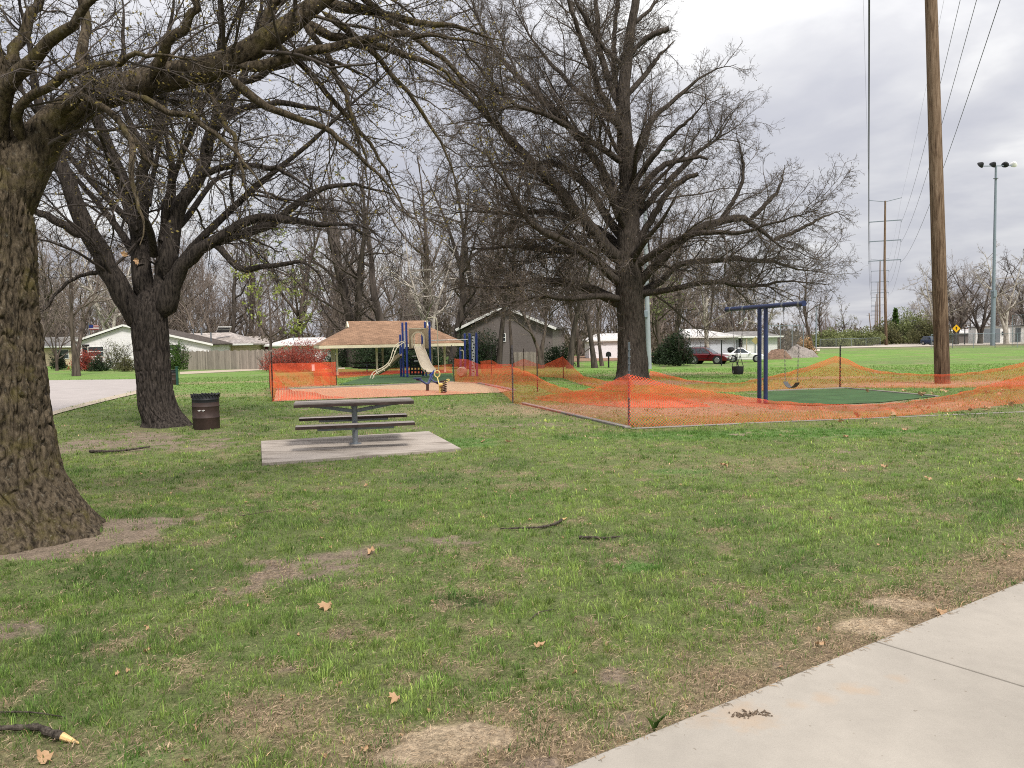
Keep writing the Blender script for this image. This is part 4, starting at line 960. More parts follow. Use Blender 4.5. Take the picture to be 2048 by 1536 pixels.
for a in (
 ('red_bush', 172, 82, 62, 700, 'low red-leaved bush at the left corner of the white house', M['bush_red'], 1700, .12),
 ('dark_bush', 196, 80, 44, 712, 'dark round shrub with white blossom beside the red bush at the white house', M['dark_evergreen'], 1300, .12),
 ('olive_bush', 232, 82, 60, 676, 'tall loose greenish bush before the white house wall', M['bush_olive'], 1500, .10),
 ('olive_bush', 252, 78, 48, 712, 'low olive-green shrub next to the dark tree trunk by the drive', M['bush_olive'], 1700, .10),
 ('green_bush', 352, 76, 46, 680, 'glossy round green bush at the left end of the plank fence', M['bush_green'], 2600, .11),
 ('conifer_bush', 117, 88, 34, 700, 'small dark evergreen bush under the thin tree at far left', M['dark_evergreen'], 1600, .12),
 ('red_bush', 600, 70, 150, 682, 'wide red-twigged bush between the plank fence and the picnic shelter', M['bush_red'], 6500, .095),
 ('red_bush', 543, 72, 60, 700, 'thin reddish bush at the right end of the plank fence', M['bush_red'], 700, .09),
 ('evergreen_shrub', 765, 74, 120, 682, 'dark evergreen shrub behind the left posts of the picnic shelter', M['dark_evergreen'], 5200, .15),
 ('evergreen_shrub', 838, 76, 110, 684, 'dark evergreen shrub under the shelter behind the slide tower', M['dark_evergreen'], 5200, .15),
 ('evergreen_shrub', 700, 80, 90, 690, 'dim brushy evergreen behind the far shelter posts', M['dark_evergreen'], 3000, .15),
 ('evergreen_shrub', 950, 70, 110, 664, 'dark green shrub behind the blue posts left of the grey house', M['dark_evergreen'], 5200, .14),
 ('evergreen_shrub', 1115, 70, 70, 690, 'thin dark shrub at the right corner of the grey house', M['dark_evergreen'], 1500, .14),
 ('evergreen_shrub', 1352, 67, 66, 664, 'dense dark green shrub left of the red car', M['dark_evergreen'], 4600, .14),
 ('evergreen_shrub', 1322, 72, 60, 690, 'dark low shrub right of the steel lamp pole', M['dark_evergreen'], 2200, .14),
 ('pampas_clump', 1612, 92, 44, 678, 'straw-coloured grass clump behind the gravel heap', M['deadleaf'], 900, .2),
 ('scrub_bush', 1660, 150, 90, 662, 'pale green scrub at the left of the far hedge', M['haze_green'], 3200, .3),
 ('scrub_bush', 1712, 155, 100, 658, 'yellow-green scrub below the line of utility poles', M['haze_green'], 3200, .3),
 ('scrub_bush', 1765, 165, 90, 648, 'brownish green scrub behind the base of the first line pole', M['bush_olive'], 3000, .32),
 ('scrub_bush', 1815, 170, 110, 625, 'tall green scrub around the small conifer', M['haze_green'], 4600, .34),
 ('scrub_bush', 1862, 160, 80, 640, 'brown-green thicket left of the near utility pole foot', M['bush_olive'], 2800, .32)):
    shrub(*a)
# ------------------------------------------------------------------ houses
def quad_uv(me):
    """UVs in metres, laid along each face"""
    uv = me.uv_layers.new(name='uv'); 
    for f in me.polygons:
        n = f.normal; u = Vector((-n.y, n.x, 0))
        if u.length < 1e-3: u = Vector((1, 0, 0))
        u.normalize(); v = n.cross(u)
        for li in f.loop_indices:
            c = me.vertices[me.loops[li].vertex_index].co; uv.data[li].uv = (c.dot(u), c.dot(v))
def uvpart(o): quad_uv(o.data); return o
M['sid_white'] = siding('white_siding', (.78, .75, .76), .2)
M['sid_grey'] = siding('grey_siding', (.165, .14, .13), .2)
M['sid_blue'] = siding('pale_blue_siding', (.50, .54, .58), .22)
M['wall_cream'] = siding('cream_wall', (.52, .43, .29), .3)
M['wall_red'] = siding('dark_red_wall', (.085, .02, .018), .25)
M['roof_dark'] = shingle('dark_shingle', (.085, .080, .080)); M['roof_brown'] = shingle('brown_shingle', (.085, .07, .06))
M['roof_tan'] = shingle('tan_shingle', (.245, .148, .092), .15, .22); M['roof_pale'] = shingle('pale_shingle', (.36, .32, .29)); M['roof_white'] = shingle('white_roof', (.55, .53, .51), .3, .1); M['roof_grey'] = shingle('grey_shingle', (.20, .19, .18))
M['trim'] = M['white']
def window(root, c, w, h, ny=-1, mat=None):
    """window in a wall facing -y (local): frame with a pane inside"""
    m = MB(); t = .07; x, y, z = c
    for dx in (-w / 2, w / 2): m.box((x + dx, y - .03, z), (t, .08, h + t))
    for dz in (-h / 2, 0, h / 2): m.box((x, y - .032, z + dz), (w - t, .07, t))
    f = m.build('window', M['white'], root, False); p = MB().box((x, y - .008, z), (w - t, .03, h - t)).build('pane', M['glass'], f, False); return f
def gable_wall(pts, y0, y1): return MB().prism(pts, y0, y1, 1)
def roof_slab(a, b, y0, y1, t=.16): # between ridge a and eave b (x,z)
    m = MB(); m.prism([(a[0], a[1]), (b[0], b[1]), (b[0], b[1] + t), (a[0], a[1] + t)], y0, y1, 1); return m
def loc_frame(px, d, rz=0): p = gx(px, d); return p
# white gabled house
d = 88; p = gx(250, d); k = 1 / ppm(d); zb = p[2]; Hh = lambda py: at(250, py, d)[2] - zb
h = thing('house', 'white clapboard house with a broad low gable behind the red bush', 'house', p, rad(6))
xl, xr = (152 - 248) * k, (418 - 248) * k; ze, zp = Hh(684), Hh(651); zr = Hh(693)
gable_wall([(xl + .25, 0), (xr - .3, 0), (xr - .3, zr), (0, zp - .12), (xl + .25, ze)], 0, 10).build('wall', M['sid_white'], h, False)
o = roof_slab((0, zp), (xl - .2, ze), -.35, 10.3, .14).build('roof', M['roof_brown'], h, False); uvpart(o)
o = roof_slab((0.002, zp), (xr + .1, zr), -.35, 10.3, .14).build('roof', M['roof_brown'], h, False); uvpart(o)
m = MB(); m.bar((0, -.40, zp + .02), (xl - .2, -.40, ze + .02), .05, .22, (0, 0, 1)); m.bar((0, -.40, zp + .02), (xr + .1, -.40, zr + .02), .05, .22, (0, 0, 1)); m.build('fascia', M['white'], h, False)
window(h, ((195 - 250) * k, 0, Hh(702)), 1.7, 1.1); MB().box(((176 - 250) * k, -.03, Hh(707)), (.75, .06, 2.2)).build('door', M['black'], h, False)
window(h, ((345 - 250) * k, 0, Hh(700)), 1.5, 1.0)
MB().tube([(xr - 1.0, 3, zr + .4), (xr - 1.0, 3, zr + 1.5)], .09).build('vent_pipe', M['steel'], h, False)
# long-roofed tan house
def hip_house(name, label, px, d, w, dep, ez, rz_, ridge, wallm, roofm, rot=0, wins=(), vents=(), overhang=.5, zoff=0):
    p = gx(px, d); p[2] += zoff; h = thing(name, label, 'house', p, rot)
    MB().box((0, dep / 2, ez / 2), (w, dep, ez)).build('wall', wallm, h, False)
    o_ = overhang; v = [(-w / 2 - o_, -o_, ez), (w / 2 + o_, -o_, ez), (w / 2 + o_, dep + o_, ez), (-w / 2 - o_, dep + o_, ez), (ridge[0], dep / 2, rz_), (ridge[1], dep / 2, rz_)]
    v2 = [(x, y, z - .16) for x, y, z in v[:4]]
    m = MB(); m.add(v + v2, [(0, 1, 5, 4), (1, 2, 5), (2, 3, 4, 5), (3, 0, 4), (6, 7, 1, 0), (7, 8, 2, 1), (8, 9, 3, 2), (9, 6, 0, 3), (9, 8, 7, 6)])
    uvpart(m.build('roof', roofm, h, False))
    m = MB(); m.box((0, -o_ - .03, ez - .08), (w + 2 * o_ + .1, .05, .2)); m.build('gutter', M['white'], h, False)
    for wx, wz, ww, wh in wins: window(h, (wx, 0, wz), ww, wh)
    for vx, vy, vz, vh, vr in vents: MB().tube([(vx, vy, vz), (vx, vy, vz + vh)], vr).build('vent_pipe', M['steel'], h, False)
    return h
h2 = hip_house('house', 'cream house with a long pale hipped roof behind the plank fence', 430, 98, 8.6, 8, 2.6, 4.1, (-5.2, 1.0), M['wall_cream'], M['roof_pale'], rad(4), [(2.3, 1.75, 1.6, 1.3)], [(-3.6, 3.0, 3.7, .9, .08), (-2.6, 3.2, 3.8, 1.0, .1), (-.4, 4, 4, .9, .16)], .6)
MB().lathe((0, 0, 0), [(.0, 0), (.22, .03), (.36, .10), (.42, .17), (.40, .17), (.0, .05)], 14).build('satellite_dish', M['greypole'], h2, False); d_ = h2.children[-1]; d_.location = (-2.0, 1.6, 3.6); d_.rotation_euler = (rad(60), 0, rad(30))
MB().tube([(-2.0, 1.7, 2.9), (-2.0, 1.7, 3.6)], .04).build('dish_mast', M['steel'], h2, False)
hip_house('house', 'small dark-red house with pale roof beyond the cream house', 497, 112, 5.4, 7, 2.5, 3.7, (-2, .8), M['wall_red'], M['roof_pale'], rad(3), [(1, 1.7, 2.2, .6)], (), .5)
hip_house('house', 'low house whose grey and white roof shows above the red bush', 590, 104, 7.2, 7, 2.35, 3.3, (-1.6, 3), M['sid_white'], M['roof_white'], rad(-3), (), [(-.8, 2, 2.7, .8, .06)], .5)
hip_house('house', 'low house at far left with the cream porch wall, half hidden by the mossy tree', 95, 105, 9, 7, 2.7, 4.0, (-2.5, 2.5), M['wall_cream'], M['roof_grey'], rad(8), [(2, 1.6, 1.4, 1.2)], (), .6)
# grey gabled house
d = 76; p = gx(1010, d); k = 1 / ppm(d); zb = p[2]; Hh = lambda py: at(1010, py, d)[2] - zb
h = thing('house', 'grey-sided house with white-edged gable behind the row of thin trees', 'house', p, rad(-9))
xl, xr = (912 - 1010) * k, (1114 - 1010) * k; zl, zp, zr = Hh(659), Hh(614), Hh(660)
gable_wall([(xl + .5, 0), (xr - .4, 0), (xr - .4, zr), (0, zp - .1), (xl + .5, zl)], 0, 13).build('wall', M['sid_grey'], h, False)
for (b0, b1) in ((xl, zl), (xr, zr)):
    uvpart(roof_slab((0, zp), (b0, b1), -.45, 13.3, .14).build('roof', M['roof_dark'], h, False))
    MB().bar((0, -.49, zp + .02), (b0, -.49, b1 + .02), .05, .24, (0, 0, 1)).build('fascia', M['white'], h, False)
window(h, ((1007 - 1010) * k, 0, Hh(675)), .45, .75); MB().tube([(-2.6, 3.2, zp - 1.5), (-2.6, 3.2, zp - .6)], .09).build('vent_pipe', M['steel'], h, False)
MB().box((-2.2, -.02, 1.0), (2.6, .05, 2.0)).build('door', M['black'], h, False)
# white garage, pale blue house, trailers, shed
hip_house('garage', 'plain white garage between the thin trunks left of the oak', 1222, 96, 5.4, 6, 2.3, 3.1, (-1.5, 1.5), M['sid_white'], M['roof_white'], 0, (), (), .3)
h7 = hip_house('house', 'pale blue bungalow with a pale roof behind the red car', 1425, 97, 6.4, 8, 2.5, 3.5, (-3.2, -1.2), M['sid_blue'], M['roof_white'], rad(-4), [(.25, 1.55, .8, 1.0)], (), .5)
MB().lathe((0, 0, 0), [(.0, 0), (.22, .03), (.36, .10), (.42, .17), (.40, .17), (.0, .05)], 14).build('satellite_dish', M['white'], h7, False); d_ = h7.children[-1]; d_.location = (2.6, .5, 3.4); d_.rotation_euler = (rad(50), 0, rad(60))
h8 = hip_house('house', 'white house with an open porch seen right of the pale blue bungalow', 1502, 104, 7.0, 7, 2.4, 3.1, (-2, 2), M['sid_white'], M['roof_grey'], rad(-3), [(1.6, 1.5, .8, .7)], (), .6)
MB().box((-1.6, -.03, 1.05), (.9, .06, 2.1)).build('door', M['black'], h8, False)
[MB().tube([(x, -.5, 0), (x, -.5, 2.3)], .06, 8).build('post', M['wall_cream'], h8, False) for x in (-2.6, -.7, .8)]
def trailer(px, d, w, hgt, label, grey):
    p = gx(px, d); h = thing('mobile_home', label, 'mobile home', p, rad(-12))
    MB().box((0, 2, hgt / 2), (w, 4, hgt)).build('wall', M['white'], h, False, bevel=.05)
    o = MB().prism([(-w / 2 - .2, hgt), (w / 2 + .2, hgt), (w / 2 + .2, hgt + .1), (0, hgt + .35), (-w / 2 - .2, hgt + .1)], -.2, 4.2, 1).build('roof', M['roof_grey'], h, False); uvpart(o)
    for x, ww in grey: MB().box((x, -.02, hgt * .48), (ww, .05, hgt * .86)).build('door', M['steel'], h, False)
    window(h, (w * .32, 0, hgt * .6), 1.0, .9)
trailer(1985, 158, 6.4, 3.3, 'white mobile home with grey doors behind the field light pole', [(-.9, 1.6), (.9, .9)])
trailer(2048, 162, 5.8, 3.4, 'white mobile home at the right edge, behind the chain-link fence', [(-1.2, 1.0)])
hip_house('house', 'low white-eaved house with dark windows behind the yellow sign', 1935, 166, 6.0, 6, 2.3, 3.0, (-2, 2), M['sid_grey'], M['roof_white'], rad(-8), [(1, 1.5, 1.4, 1.0)], (), .4)
p = gx(1796, 168); h = thing('shed', 'small weathered whitish shed beside the far scrub', 'shed', p, rad(10))
MB().box((0, 1.2, .95), (3.4, 2.4, 1.9)).build('wall', planks('shed_wall', (.42, .39, .36), 1, .3, 0, .3), h, False); uvpart(MB().prism([(-1.8, 1.9), (1.8, 1.9), (1.8, 2.0), (0, 2.35), (-1.8, 2.0)], -.15, 2.55, 1).build('roof', M['roof_grey'], h, False))
MB().box((-.6, -.02, .9), (.9, .05, 1.6)).build('door', M['white'], h, False)

# ------------------------------------------------------------------ picnic shelter
PA, PB = gx(673.5, 59.0), None
ca, sa = math.cos(rad(17)), math.sin(rad(17)); ex, ey = np.array((ca, sa)), np.array((-sa, ca))
ps = thing('picnic_shelter', 'open picnic shelter with tan shingled roof on cream posts', 'shelter', PA, rad(17))
W_, D_, EZ, RZ = 8.4, 5.4, 2.38, 4.22; ov = 1.35
v = [(-ov, -ov, EZ), (W_ + ov, -ov, EZ), (W_ + ov, D_ + ov, EZ), (-ov, D_ + ov, EZ)]
cx_ = D_ / 2; rl, rr_ = 1.15, W_ - 1.0; gz = 3.72
gf = (gz - EZ) / (RZ - EZ); gy0, gy1 = -ov + gf * (cx_ + ov), D_ + ov - gf * (cx_ + ov)
m = MB(); vv = v + [(rl, cx_, RZ), (rr_, cx_, RZ), (rl - .02, gy0, gz), (rl - .02, gy1, gz), (rr_ + .02, gy0, gz), (rr_ + .02, gy1, gz)] + [(x, y, z - .06) for x, y, z in v]
m.add(vv, [(0, 1, 8, 5, 4, 6), (2, 3, 7, 4, 5, 9), (3, 0, 6, 7), (1, 2, 9, 8), (10, 11, 1, 0), (11, 12, 2, 1), (12, 13, 3, 2), (13, 10, 0, 3)])
rf = uvpart(m.build('roof', M['roof_tan'], ps, False))
[MB().prism([(gy0, gz), (gy1, gz), (cx_, RZ - .02)], a, b, 0).build('gable_board', M['cream'], rf, False) for a, b in ((rl - .12, rl - .01), (rr_ + .01, rr_ + .12))]
m = MB(); t = .05
for a, b in ((0, 1), (1, 2), (2, 3), (3, 0)): m.bar(Vector(v[a]) - Vector((0, 0, .17)), Vector(v[b]) - Vector((0, 0, .17)), .06, .22)
m.build('fascia', M['cream'], ps, False)
m = MB(); m.box((W_ / 2, D_ / 2, EZ - .13), (W_ + 2 * ov - .1, D_ + 2 * ov - .1, .05)); m.build('soffit', M['cream'], ps, False)
for x, y in ((0, 0), (W_ * .36, 0), (W_, 0), (0, D_), (0, D_ * .5), (W_ * .5, D_), (W_, D_)):
    MB().box((x, y, (EZ - .16) / 2 - .1), (.15, .15, EZ - .16 + .2)).build('post', M['cream'], ps, False)
sp_ = [(PA[:2] + ex * a + ey * b) for a, b in ((-.6, -.6), (W_ + .6, -.6), (W_ + .6, D_ + .6), (-.6, D_ + .6))]
sheet('floor', sp_, M['kerb'], .04)

# ------------------------------------------------------------------ picnic tables
def picnic_table(loc, rz, label, L=2.25, single=True, dark=False):
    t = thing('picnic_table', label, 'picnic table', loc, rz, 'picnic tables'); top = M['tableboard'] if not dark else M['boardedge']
    tz = .83
    for i in range(4):
        MB().box((0, -.28 + i * .187, tz), (L, .178, .042)).build('top_board', top, t, False, bevel=.006)
    m = MB(); m.box((0, 0, tz - .045), (.09, .74, .03)); [m.box((x, 0, tz - .0455), (.09, .74, .035)) for x in (-.78, .78)]; m.build('batten', M['boardedge'], t, False)
    m = MB(); [m.box((0, s * .378, tz - .03), (L - .004, .02, .05)) for s in (-1, 1)]; m.build('edge_board', M['boardedge'], t, False)
    for s in (-1, 1):
        b = MB(); b.box((0, s * .80 - .075, .455), (L * .96, .14, .045)); b.box((0, s * .80 + .075, .455), (L * .96, .14, .045)); b.build('bench_board', top, t, False, bevel=.006)
        b = MB(); [b.box((0, s * .80 + q, .447), (L * .96 - .004, .016, .052)) for q in (-.154, .154)]; b.build('bench_edge', M['boardedge'], t, False)
        b = MB(); b.bar((-L * .31, s * .80, .40), (L * .31, s * .80, .40), .12, .06); b.build('bench_rail', M['steel'], t, False, bevel=.006)
    MB().lathe((0, 0, 0), [(.055, -.1), (.055, tz - .12), (.062, tz - .12), (.062, tz - .04)], 20).build('post', M['steel'], t, False, smooth=True)
    MB().lathe((0, 0, 0), [(.0, .012), (.12, .012), (.12, 0)], 20).build('base_plate', M['steel'], t, False)
    m = MB()
    for s in (-1, 1):
        m.bar((s * .05, 0, tz - .18), (s * .35, 0, tz - .13), .05, .07); m.bar((s * .35, 0, tz - .13), (s * .78, 0, tz - .06), .05, .06)
    m.build('top_strut', M['steel'], t, False, bevel=.005)
    m = MB()
    for s in (-1, 1): m.bar((0, s * .04, .40), (0, s * .86, .40), .06, .055)
    m.build('bench_arm', M['steel'], t, False, bevel=.005); return t
tp = gnd(711, 893); tdir = gnd(822, 893)[:2] - gnd(596, 897.5)[:2]
tb = picnic_table((tp[0], tp[1], .055), rad(13), 'weathered wooden picnic table on one steel post, standing on the concrete slab')
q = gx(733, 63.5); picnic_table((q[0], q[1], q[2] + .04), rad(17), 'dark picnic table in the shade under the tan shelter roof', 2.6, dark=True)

# ------------------------------------------------------------------ drums, posts
def drum(loc, label, r_, h_, marks):
    t = thing('trash_drum', label, 'trash can', loc, 0.3, 'drum trash cans'); a = h_ / .88
    MB().lathe((0, 0, 0), [(0, .0), (r_ * .985, .0), (r_, .012), (r_, .29 * a), (r_ * 1.035, .305 * a), (r_ * 1.035, .315 * a), (r_, .33 * a), (r_, .57 * a), (r_ * 1.035, .585 * a), (r_ * 1.035, .595 * a), (r_, .61 * a), (r_, .70 * a)], 40).build('body', M['drum'], t, False, smooth=True)
    MB().lathe((0, 0, 0), [(r_ * 1.004, .69 * a), (r_ * 1.004, .75 * a), (r_ * 1.02, .757 * a), (r_ * 1.004, .765 * a), (r_ * 1.004, .86 * a), (r_ * 1.03, .865 * a), (r_ * 1.03, .88 * a), (r_ * .97, .88 * a), (r_ * .96, .2), (0, .19)], 40).build('upper_band', M['drumtop'], t, False, smooth=True)
    m = MB()
    for k in range(26):
        az = k / 26 * 6.28; m.tube([(math.cos(az) * r_ * .9, math.sin(az) * r_ * .9, .86 * a), (math.cos(az + .2) * r_ * 1.04, math.sin(az + .2) * r_ * 1.04, .885 * a + .012 * math.sin(k * 2.1)), (math.cos(az + .3) * r_ * 1.05, math.sin(az + .3) * r_ * 1.05, .80 * a)], [.02, .018, .004], 6)
    m.build('bin_liner', M['black'], t, False, smooth=True)
    if marks:
        for az in (-1.72, -1.42):
            m = MB(); az -= .3
            for (u, v1, w2) in ((-.02, .0, .045), (.015, .012, .03)):
                x, y = math.cos(az + u / r_), math.sin(az + u / r_); m.bar((x * r_ * 1.012, y * r_ * 1.012, .50 * a + v1), (math.cos(az + (u + w2) / r_) * r_ * 1.012, math.sin(az + (u + w2) / r_) * r_ * 1.012, .487 * a + v1), .012, .022, (x, y, 0))
            m.build('paint_chip', M['white'], t, False)
    return t
dp = gnd(404, 860); drum(dp + np.array((0, .28, -.02)), 'brown oil drum trash can with black top beside the dark tree', .31, .86, True)
dp = gx(342, 46); drum(dp, 'second drum trash can half hidden behind the dark tree trunk', .31, .88, False)
q = gx(352, 45); t = thing('marker_post', 'short green post beside the drum behind the dark tree', 'post', q)
MB().box((0, 0, .52), (.12, .12, 1.04)).build('post', M['greenpost'], t, False, bevel=.015); MB().box((0, 0, 1.06), (.16, .16, .05)).build('cap', M['greenpost'], t, False, bevel=.01)

# ------------------------------------------------------------------ orange netting
def net(label, pts, hts, mat=None, z0=None, step=.22, rows=8, lean=.0, seed=1, name='safety_net', ruffle=.05, fold=0):
    """netting hung along ground points; hts = height of its upper edge at each point"""
    pts = np.array([np.append(gnd(*p)[:2], h) for p, h in zip(pts, hts)]); Q = chaikin(pts, 2) if len(pts) > 2 else pts
    L = np.linalg.norm(np.diff(Q[:, :2], axis=0), axis=1).sum(); n_ = max(3, int(L / step)); Q = resample(Q, n_) if False else None
    s = np.concatenate([[0], np.cumsum(np.linalg.norm(np.diff(pts[:, :2], axis=0), axis=1))]); u = np.linspace(0, s[-1], n_)
    x, y, h = [np.interp(u, s, pts[:, j]) for j in range(3)]
    if len(pts) > 2:      # catenary-smooth top edge
        ker = np.ones(3) / 3; hp = np.pad(h, 1, mode='edge'); h = np.convolve(hp, ker, 'valid'); h[0], h[-1] = hts[0], hts[-1]
    tx, ty = np.gradient(x), np.gradient(y); l = np.hypot(tx, ty); nx_, ny_ = -ty / l, tx / l
    v = np.linspace(0, 1, rows); V = np.empty((n_, rows, 3)); UV = np.empty((n_, rows, 2)); FH = 1.2
    for j, t in enumerate(v):
        slack = np.clip(1.15 - h, 0, 1.1)
        off = ruffle * (fbm(u * .9 + j * .15, u * 0 + j * .5, seed) - .5) * 2 + lean * t * h + slack * .28 * np.sin(t * PI * 1.0) * (fbm(u * .5, u * 0 + 3, seed + 5)) + slack * .05 * np.sin(u * 7 + t * 5)
        V[:, j] = np.stack([x + nx_ * off, y + ny_ * off, terr(x, y) + .01 + h * t + .012 * np.sin(u * 9 + seed) * t], 1); UV[:, j] = np.stack([u, np.full(n_, t * FH)], 1)
    if fold:      # the slack upper edge folds back over itself
        ex_ = 4; V2 = np.empty((n_, ex_, 3)); U2 = np.empty((n_, ex_, 2))
        for j in range(ex_):
            t = 1 - fold * (j + 1) / ex_ * (.6 + .8 * noise3(u * .45, u * 0, seed + .5, 3)); off = .035 + .02 * np.sin(u * 5 + j)
            jj = np.clip(t, 0, 1) * (rows - 1); j0 = np.minimum(jj.astype(int), rows - 2); fr = (jj - j0)[:, None]; ar = np.arange(n_)
            V2[:, j] = V[ar, j0] * (1 - fr) + V[ar, j0 + 1] * fr + np.stack([nx_ * off, ny_ * off, 0 * off], 1); U2[:, j] = np.stack([u + .02, (2 - t) * FH], 1)
        V = np.concatenate([V, V2], 1); UV = np.concatenate([UV, U2], 1); rows = rows + ex_
    b = np.arange(n_ - 1)[:, None] * rows + np.arange(rows - 1)[None]; F = np.stack([b, b + rows, b + rows + 1, b + 1], -1).reshape(-1, 4)
    me = mesh_np(name, V.reshape(-1, 3), F); uv = me.uv_layers.new(name='uv'); uvs = UV.reshape(-1, 2)[F.ravel()].astype(np.float32); uv.data.foreach_set('uv', uvs.ravel())
    o = link(name, me, mat or M['net']); return tag(o, label, 'safety net', 'orange safety netting')
def stake(px, py, top, label, mat=None, lean=0.0, w=.05):
    p = gnd(px, py); h = at(px, top, p[1])[2] - p[2]; t = thing('fence_stake', label, 'fence post', p, .4, 'stakes holding the orange netting')
    m = MB(); b = Vector((lean * h, 0, h)); m.bar((0, 0, -.2), b, w, .012); m.bar((0, .012, -.2), b + Vector((0, .012, 0)), .012, w * .8); [m.bar(Vector((lean * z, -.014, z)), Vector((lean * z, -.014, z + .03)), w * .9, .016) for z in np.arange(.15, h - .1, .16)]; m.build('stake', mat or M['stakepost'], t, False)
    return h
stake(546, 803, 703, 'dark stake at the front left corner of the small netted pen', M['rustpost'])
stake(673, 770, 719, 'thin stake at the right end of the small pen, by the shelter post', M['rustpost'])
stake(540, 777, 722, 'stake at the back left corner of the small netted pen', M['rustpost'])
stake(909, 764, 690, 'leaning stake left of the blue climber posts', M['stakepost'], -.06)
stake(1026, 806, 690, 'grey stake at the left corner of the oak enclosure', M['stakepost'])
stake(1075, 784, 697, 'white-tipped dark stake inside the left end of the oak enclosure', M['rustpost'])
stake(1127, 756, 699, 'stake at the far right peak of the netting left of the oak', M['rustpost'])
stake(983, 750, 692, 'thin far stake right of the blue climber posts', M['stakepost'])
stake(1048, 752, 697, 'thin far stake at the middle peak of the netting before the grey house', M['rustpost'])
stake(1258, 853, 684, 'tall grey stake at the front corner of the enclosure, before the oak trunk', M['steel'], .012, .06)
stake(1680, 777, 690, 'black stake holding the netting peak right of the swing', M['black'])
H = lambda px, py, top: float(at(px, top, gnd(px, py)[1])[2] - gnd(px, py)[2])
net('taut orange net along the back of the small pen before the red bush', [(540, 777), (606, 773), (673, 770)], [1.22, 1.2, 1.22], seed=2)
net('orange net on the left side of the small pen, seen almost edge on', [(546, 803), (543, 790), (540, 777)], [1.2, 1.15, 1.2], seed=3)
net('crumpled doubled orange net beside the right stake of the small pen', [(628, 770), (640, 771), (655, 770), (672, 771.5)], [1.18, 1.25, 1.0, .95], seed=4, ruffle=.12)
net('orange net slumping from the front stake of the small pen onto the gravel', [(547, 804), (556, 803), (575, 802), (600, 801), (617, 800), (640, 799), (690, 797)], [1.2, .85, .40, .22, .42, .12, .05], seed=5, ruffle=.1)
net('low slack orange net behind the slide tower under the shelter edge', [(676, 757), (740, 751), (800, 748), (870, 747), (905, 746)], [.65, .42, .5, .62, .7], seed=6)
net('orange net in front of the blue climber posts', [(909, 764), (935, 766), (960, 768), (995, 778), (1026, 806)], [1.28, 1.25, .98, 1.05, 1.25], seed=7)
net('far orange net with two slack dips before the grey house', [(962, 746), (983, 748), (1010, 749), (1048, 752), (1085, 754), (1127, 756)], [.9, 1.05, .5, 1.15, .72, 1.3], seed=8)
net('low orange net trailing from the far stake towards the oak', [(1127, 757), (1165, 770), (1215, 780), (1262, 785)], [1.25, .42, .35, .5], seed=20)
net('red-orange net along the near left side of the oak enclosure', [(1026, 808), (1060, 815), (1100, 823), (1150, 833), (1200, 843), (1235, 850), (1258, 856)], [1.18, 1.05, .78, .66, .85, 1.08, 1.22], M['netd'], seed=9, ruffle=.05, fold=.45)
net('long sagging orange net across the front of the enclosure', [(1258, 856), (1330, 853), (1400, 850), (1470, 847), (1540, 844), (1620, 841), (1720, 838), (1800, 833), (1900, 824), (2000, 812), (2060, 806), (2160, 798)],
    [1.22, .98, .80, .66, .50, .40, .33, .33, .42, .66, .82, 1.15], M['netd'], seed=10, ruffle=.07, fold=.5)
net('far orange net rising to the black stake behind the swing', [(1300, 788), (1380, 786), (1470, 784), (1540, 781), (1590, 779), (1635, 778), (1662, 777.5), (1680, 777), (1698, 777), (1736, 776), (1780, 776), (1850, 776), (1900, 776), (1960, 775), (2010, 774), (2100, 772)],
    [.85, .45, .30, .52, .72, .98, 1.2, 1.27, 1.05, .72, .58, .50, .50, .58, .75, 1.1], M['netd'], seed=11, fold=.2)
net('second slack orange net layer inside the front corner of the enclosure', [(1070, 800), (1150, 808), (1240, 815), (1330, 816), (1420, 814)], [.10, .38, .45, .36, .05], seed=12, ruffle=.1)
# the fallen netting on the gravel
poly = P_((556, 803), (575, 781), (700, 777), (800, 781), (905, 784), (975, 788), (850, 794), (690, 799))
o = sheet('fallen_net', poly, M['netflat'], .045, .5, None); me = o.data
for v_ in me.vertices: v_.co.z += .03 * (float(fbm(v_.co.x * 1.5, v_.co.y * 1.5, 3)) - .3)
uv = me.uv_layers.new(name='uv'); [setattr(uv.data[l.index], 'uv', me.vertices[l.vertex_index].co.xy) for l in me.loops]
tag(o, 'orange net fallen flat over the gravel in the middle of the play area', 'safety net', 'orange safety netting')
q = gnd(628, 771); q[2] += .95; t = thing('notice', 'small white notice tied to the net of the small pen', 'notice', q, .1); MB().box((0, -.05, 0), (.14, .012, .34)).build('paper', M['white'], t, False); MB().box((0, -.058, .15), (.05, .006, .03)).build('tie', M['black'], t, False)

# ------------------------------------------------------------------ swing
sw = gnd(1525, 806.5); dB = sw[1]; Ltop = at(1455, 617, dB + 1.9); Rtop = at(1606, 605, dB - 1.9); BZ = 2.88
def barpt(px, zz):   # where that bearing crosses the beam
    v = ray(px, 610); A, B = Ltop[:2], Rtop[:2]; dd = B - A; M2 = np.array([[v[0], -dd[0]], [v[1], -dd[1]]]); t, u = np.linalg.solve(M2, A); q = A + dd * u; return np.array((q[0], q[1], zz))
Ltop[2] = Rtop[2] = BZ
S_ = thing('swing_set', 'navy T-shaped swing frame standing in the netted enclosure', 'swing set', sw)
m = MB(); m.tube([Ltop, Rtop], .068, 18); m.build('beam', M['navy'], S_, smooth=True)
dirb = (Rtop - Ltop) / np.linalg.norm(Rtop - Ltop)
m = MB(); [m.tube([e + s * dirb * .004, e + s * dirb * .05], .08, 18) for e, s in ((Ltop, -1), (Rtop, 1))]; m.build('end_cap', M['navy'], S_, smooth=True)
